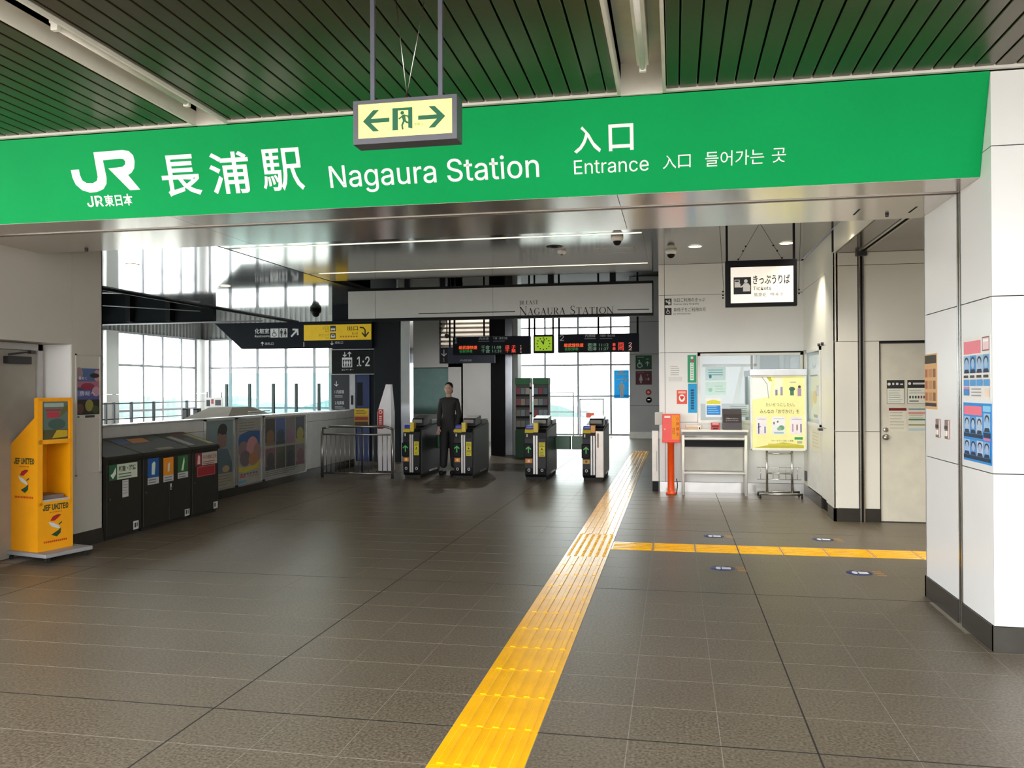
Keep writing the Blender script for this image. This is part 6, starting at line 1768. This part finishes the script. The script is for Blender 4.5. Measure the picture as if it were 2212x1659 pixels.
# ------------------------------------------------------------------ rear hall things
PFW = face_y(26.0)
poster('wall_sign', 'dark green wheelchair sign with up arrow on the far grey wall', PFW, -1.16, 2.13, -0.67, 2.56, wheelchair(-1.03, 2.30, 0.26, '#b8ccc0') + arrow_items(-0.80, 2.30, 0.14, 90, '#b8ccc0', 0.14) + [('r', -1.12, 2.49, -0.9, 2.52, '#5a8a70'), ('r', -0.84, 2.43, -0.76, 2.46, '#7aa08c')], '#0e4028', 'sign', t=0.02)
poster('wall_sign', 'dark red toilet sign with right arrow on the far grey wall', PFW, -1.16, 1.66, -0.67, 2.08, person_icon(-1.0, 1.70, 0.28, '#b8a0a4', True) + arrow_items(-0.80, 1.83, 0.12, 0, '#b8a0a4', 0.14) + [('r', -1.12, 2.02, -0.9, 2.04, '#8a4a58'), ('e', -0.80, 1.96, 0.025, 0.025, '#9a5a64')], '#501420', 'sign', t=0.02)
fb = thing('fire_bell', 'round red fire alarm on the far grey wall', 'alarm', (-0.77, 25.98, 1.34))
MB().lathe((-0.77, 26.0, 1.425), [(0.09, 0), (0.09, -0.02), (0.06, -0.03)], 18, axis='y').build('lamp', ink('#c04038'), fb)
MB().lathe((-0.77, 25.97, 1.425), [(0.04, 0), (0.03, -0.03)], 14, axis='y').build('centre', ink('#e8c8c0'), fb)
fb2 = thing('fire_bell', 'round black bell below the red alarm on the far wall', 'alarm', (-0.76, 25.98, 1.10))
MB().lathe((-0.76, 26.0, 1.185), [(0.09, 0), (0.09, -0.03), (0.04, -0.05)], 18, axis='y').build('gong', M_black, fb2)
MB().box(-0.80, -0.72, 25.94, 25.96, 1.19, 1.20).build('striker', M_steel, fb2)
poster('glass_sign', 'bright blue sign with white figure and arrow on the far glazing', face_y(26.966), -1.90, 1.23, -1.42, 2.13, person_icon(-1.65, 1.27, 0.52, '#ffffff') + bold_arrow(-1.65, 1.84, 0.36, 0.14, 1, '#ffffff') + [('r', -1.84, 1.98, -1.50, 2.02, '#e0f4ff'), ('r', -1.78, 2.05, -1.56, 2.11, '#c8ecff')], '#18a0ec', 'sign', t=0.001, film_=True)
poster('glass_sign', 'small red notice on the far glass door', face_y(26.966), -2.80, 0.60, -2.54, 0.76, text_lines(-2.77, -2.57, 0.73, 2, 0.06, 0.03, '#ff9a88'), '#f0553c', 'sign', t=0.001, film_=True)
for lab, (a, b, c_, d) in (('left glass door frame in the far glazing', (-3.98, -3.18, 0.05, 1.42)), ('right glass door frame in the far glazing', (-3.0, -2.22, 0.05, 1.22))):
    gd = thing('glass_door', lab, 'door', ((a + b) / 2, 26.85, 0), 'glass doors in the far glazing')
    mb = MB()
    mb.box(a, a + 0.03, 26.83, 26.87, c_, d).box(b - 0.03, b, 26.83, 26.87, c_, d).box(a, b, 26.83, 26.87, d - 0.03, d).box(a, b, 26.83, 26.87, 0.78, 0.80).box(a, a + 0.03, 26.83, 26.87, 0, 0.05).box(b - 0.03, b, 26.83, 26.87, 0, 0.05)
    mb.build('frame', M_mullion, gd)
    MB().box(a + 0.03, b - 0.03, 26.845, 26.855, c_, d - 0.03).build('pane', M_glass, gd)


def rack(lab, x0, x1):
    k_ = thing('brochure_rack', lab, 'rack', ((x0 + x1) / 2, 18.4, 0), 'brochure racks')
    MB().bbox(x0, x1, 18.45, 18.75, 0, 1.64, 0.006).build('case', mat('rack_dark', (0.06, 0.055, 0.045), 0.5), k_)
    MB().bbox(x0 - 0.005, x1 + 0.005, 18.40, 18.76, 1.64, 1.79, 0.006).build('header', mat('rack_green', (0.02, 0.16, 0.05), 0.5), k_)
    MB().bbox(x0 - 0.005, x1 + 0.005, 18.40, 18.76, 0, 0.62, 0.006).build('base', mat('rack_green_dark', (0.008, 0.06, 0.022), 0.5), k_)
    cs = ['#b8b0a4', '#8c9aa0', '#a89888', '#7c6c74', '#c0b8a8', '#8a8478', '#a0505c', '#5c7480']
    w = (x1 - x0 - 0.02) / 3
    for r_ in range(4):
        z = 0.66 + r_ * 0.245
        MB().box(x0 + 0.01, x1 - 0.01, 18.40, 18.45, z - 0.02, z + 0.03).build('shelf_lip', M_black, k_)
        for c2 in range(3):
            a = x0 + 0.015 + c2 * w
            lf = MB()
            lf.add([(a, 18.415, z), (a + w - 0.012, 18.415, z), (a + w - 0.012, 18.445, z + 0.17), (a, 18.445, z + 0.17), (a, 18.425, z), (a + w - 0.012, 18.425, z), (a + w - 0.012, 18.45, z + 0.17), (a, 18.45, z + 0.17)], [(0, 1, 2, 3), (4, 7, 6, 5), (0, 4, 5, 1), (3, 2, 6, 7), (0, 3, 7, 4), (1, 5, 6, 2)])
            o = lf.build('leaflet', ink(rnd.choice(cs)), k_)
    return k_


rack('brochure rack with green header, left of the white pole', -3.50, -3.17)
rack('brochure rack with green header, right of the white pole', -3.10, -2.76)
wpole = thing('white_pole', 'slim white pole standing between the brochure racks', 'pole', (-3.12, 18.2, 0))
MB().tube((-3.12, 18.2, 0), (-3.12, 18.2, 1.68), 0.02, 12).build('shaft', M_whitepaint, wpole)
MB().lathe((-3.12, 18.2, 0), [(0.12, 0), (0.12, 0.02), (0.03, 0.04)], 18).build('foot', M_whitepaint, wpole)
for z in (1.54, 0.98):
    MB().tube((-3.12, 18.2, z), (-3.12, 18.2, z + 0.05), 0.026, 12).build('clamp', M_black, wpole)

# ------------------------------------------------------------------ person in black passing the gates
PXc, PYc = -4.04, 14.72
pe = thing('person', 'person in black jacket and trousers standing between the ticket gates', 'person', (PXc, PYc, 0))


def skin_body(name, verts, edges, radii, mt, root, sub=2):
    me = bpy.data.meshes.new(name)
    me.from_pydata(verts, edges, [])
    o = bpy.data.objects.new(name, me)
    COL.objects.link(o)
    md = o.modifiers.new('skin', 'SKIN')
    md.use_smooth_shade = True
    md.branch_smoothing = 0.6
    for i, r_ in enumerate(radii):
        sv = me.skin_vertices[0].data[i] if me.skin_vertices else None
        if sv:
            sv.radius = r_ if isinstance(r_, tuple) else (r_, r_)
            sv.use_root = (i == root)
    sd_ = o.modifiers.new('sub', 'SUBSURF')
    sd_.levels = sub
    sd_.render_levels = sub
    dg = bpy.context.evaluated_depsgraph_get()
    m2 = bpy.data.meshes.new_from_object(o.evaluated_get(dg))
    bpy.data.objects.remove(o)
    m2.materials.clear()
    m2.materials.append(mt)
    for p in m2.polygons:
        p.use_smooth = True
    o2 = bpy.data.objects.new(name, m2)
    COL.objects.link(o2)
    o2.parent = pe
    return o2


M_jacket = mat('jacket_black', (0.014, 0.013, 0.014), 0.75)
M_skin = mat('skin', (0.50, 0.32, 0.24), 0.55)
M_hair = mat('hair_black', (0.012, 0.010, 0.009), 0.5)
V, Ed, Ra = [], [], []


def jn(p, r_, par=None):
    V.append(p)
    Ra.append(r_)
    if par is not None:
        Ed.append((par, len(V) - 1))
    return len(V) - 1


pel = jn((0, 0, 0.88), (0.15, 0.115))
wa_ = jn((0, 0, 1.05), (0.145, 0.11), pel)
ch = jn((0, 0.01, 1.24), (0.158, 0.115), wa_)
sh = jn((0, 0.015, 1.36), (0.14, 0.09), ch)
nk = jn((0, 0.01, 1.43), (0.058, 0.058), sh)
for s in (-1, 1):
    a = jn((s * 0.145, 0.015, 1.345), (0.062, 0.062), sh)
    b = jn((s * 0.185, 0.03, 1.08), (0.052, 0.052), a)
    c_ = jn((s * 0.165, -0.08, 0.87), (0.044, 0.044), b)
    h = jn((s * 0.09, 0, 0.82), (0.10, 0.11), pel)
    kn = jn((s * 0.095, -0.015 * s, 0.47), (0.085, 0.085), h)
    an = jn((s * 0.10, 0.02 * s, 0.10), (0.072, 0.072), kn)
skin_body('body', V, Ed, Ra, M_jacket, 0)
# head
mb = MB()
mb.ball((0, 0, 1.555), 0.074, 0.092, 0.108, n=18)
mb.tube((0, 0.01, 1.40), (0, 0.005, 1.50), 0.05, 14)
mb.ball((0, -0.092, 1.545), 0.012, 0.016, 0.022, n=8)
mb.ball((-0.075, 0.0, 1.55), 0.012, 0.02, 0.03, n=8).ball((0.075, 0.0, 1.55), 0.012, 0.02, 0.03, n=8)
mb.ball((0, -0.078, 1.505), 0.022, 0.010, 0.006, n=8)
mb.build('head', M_skin, pe, True)
mb = MB()
for s in (-1, 1):
    mb.ball((s * 0.030, -0.083, 1.568), 0.012, 0.006, 0.007, n=8)
mb.build('eyes', M_hair, pe, True)
mb = MB()
mb.ball((0, 0.018, 1.590), 0.082, 0.090, 0.090, n=18)
mb.ball((0, 0.045, 1.53), 0.072, 0.06, 0.08, n=14)
mb.build('hair', M_hair, pe, True)
for s in (-1, 1):
    hx, hy, hz = s * 0.165, -0.085, 0.86
    V, Ed, Ra = [], [], []
    w0 = jn((hx, hy, hz), (0.026, 0.018))
    pm = jn((hx, hy - 0.02, hz - 0.05), (0.034, 0.016), w0)
    for k in range(4):
        f0 = jn((hx + (k - 1.5) * 0.018, hy - 0.035, hz - 0.095), (0.009, 0.009), pm)
        L_ = (0.028, 0.034, 0.032, 0.024)[k]
        f1 = jn((hx + (k - 1.5) * 0.018, hy - 0.035 - 0.010, hz - 0.095 - L_), (0.008, 0.008), f0)
        f2 = jn((hx + (k - 1.5) * 0.017, hy - 0.025, hz - 0.095 - L_ * 1.6), (0.007, 0.007), f1)
    t0_ = jn((hx - s * 0.034, hy - 0.03, hz - 0.05), (0.010, 0.010), pm)
    t1_ = jn((hx - s * 0.046, hy - 0.045, hz - 0.085), (0.008, 0.008), t0_)
    skin_body('hand', V, Ed, Ra, M_skin, 0, 1)
    mb = MB()
    mb.bbox(s * 0.10 - 0.045, s * 0.10 + 0.045, 0.02 * s - 0.19, 0.02 * s + 0.07, 0.0, 0.075, 0.025)
    mb.build('shoe', M_black, pe, True)
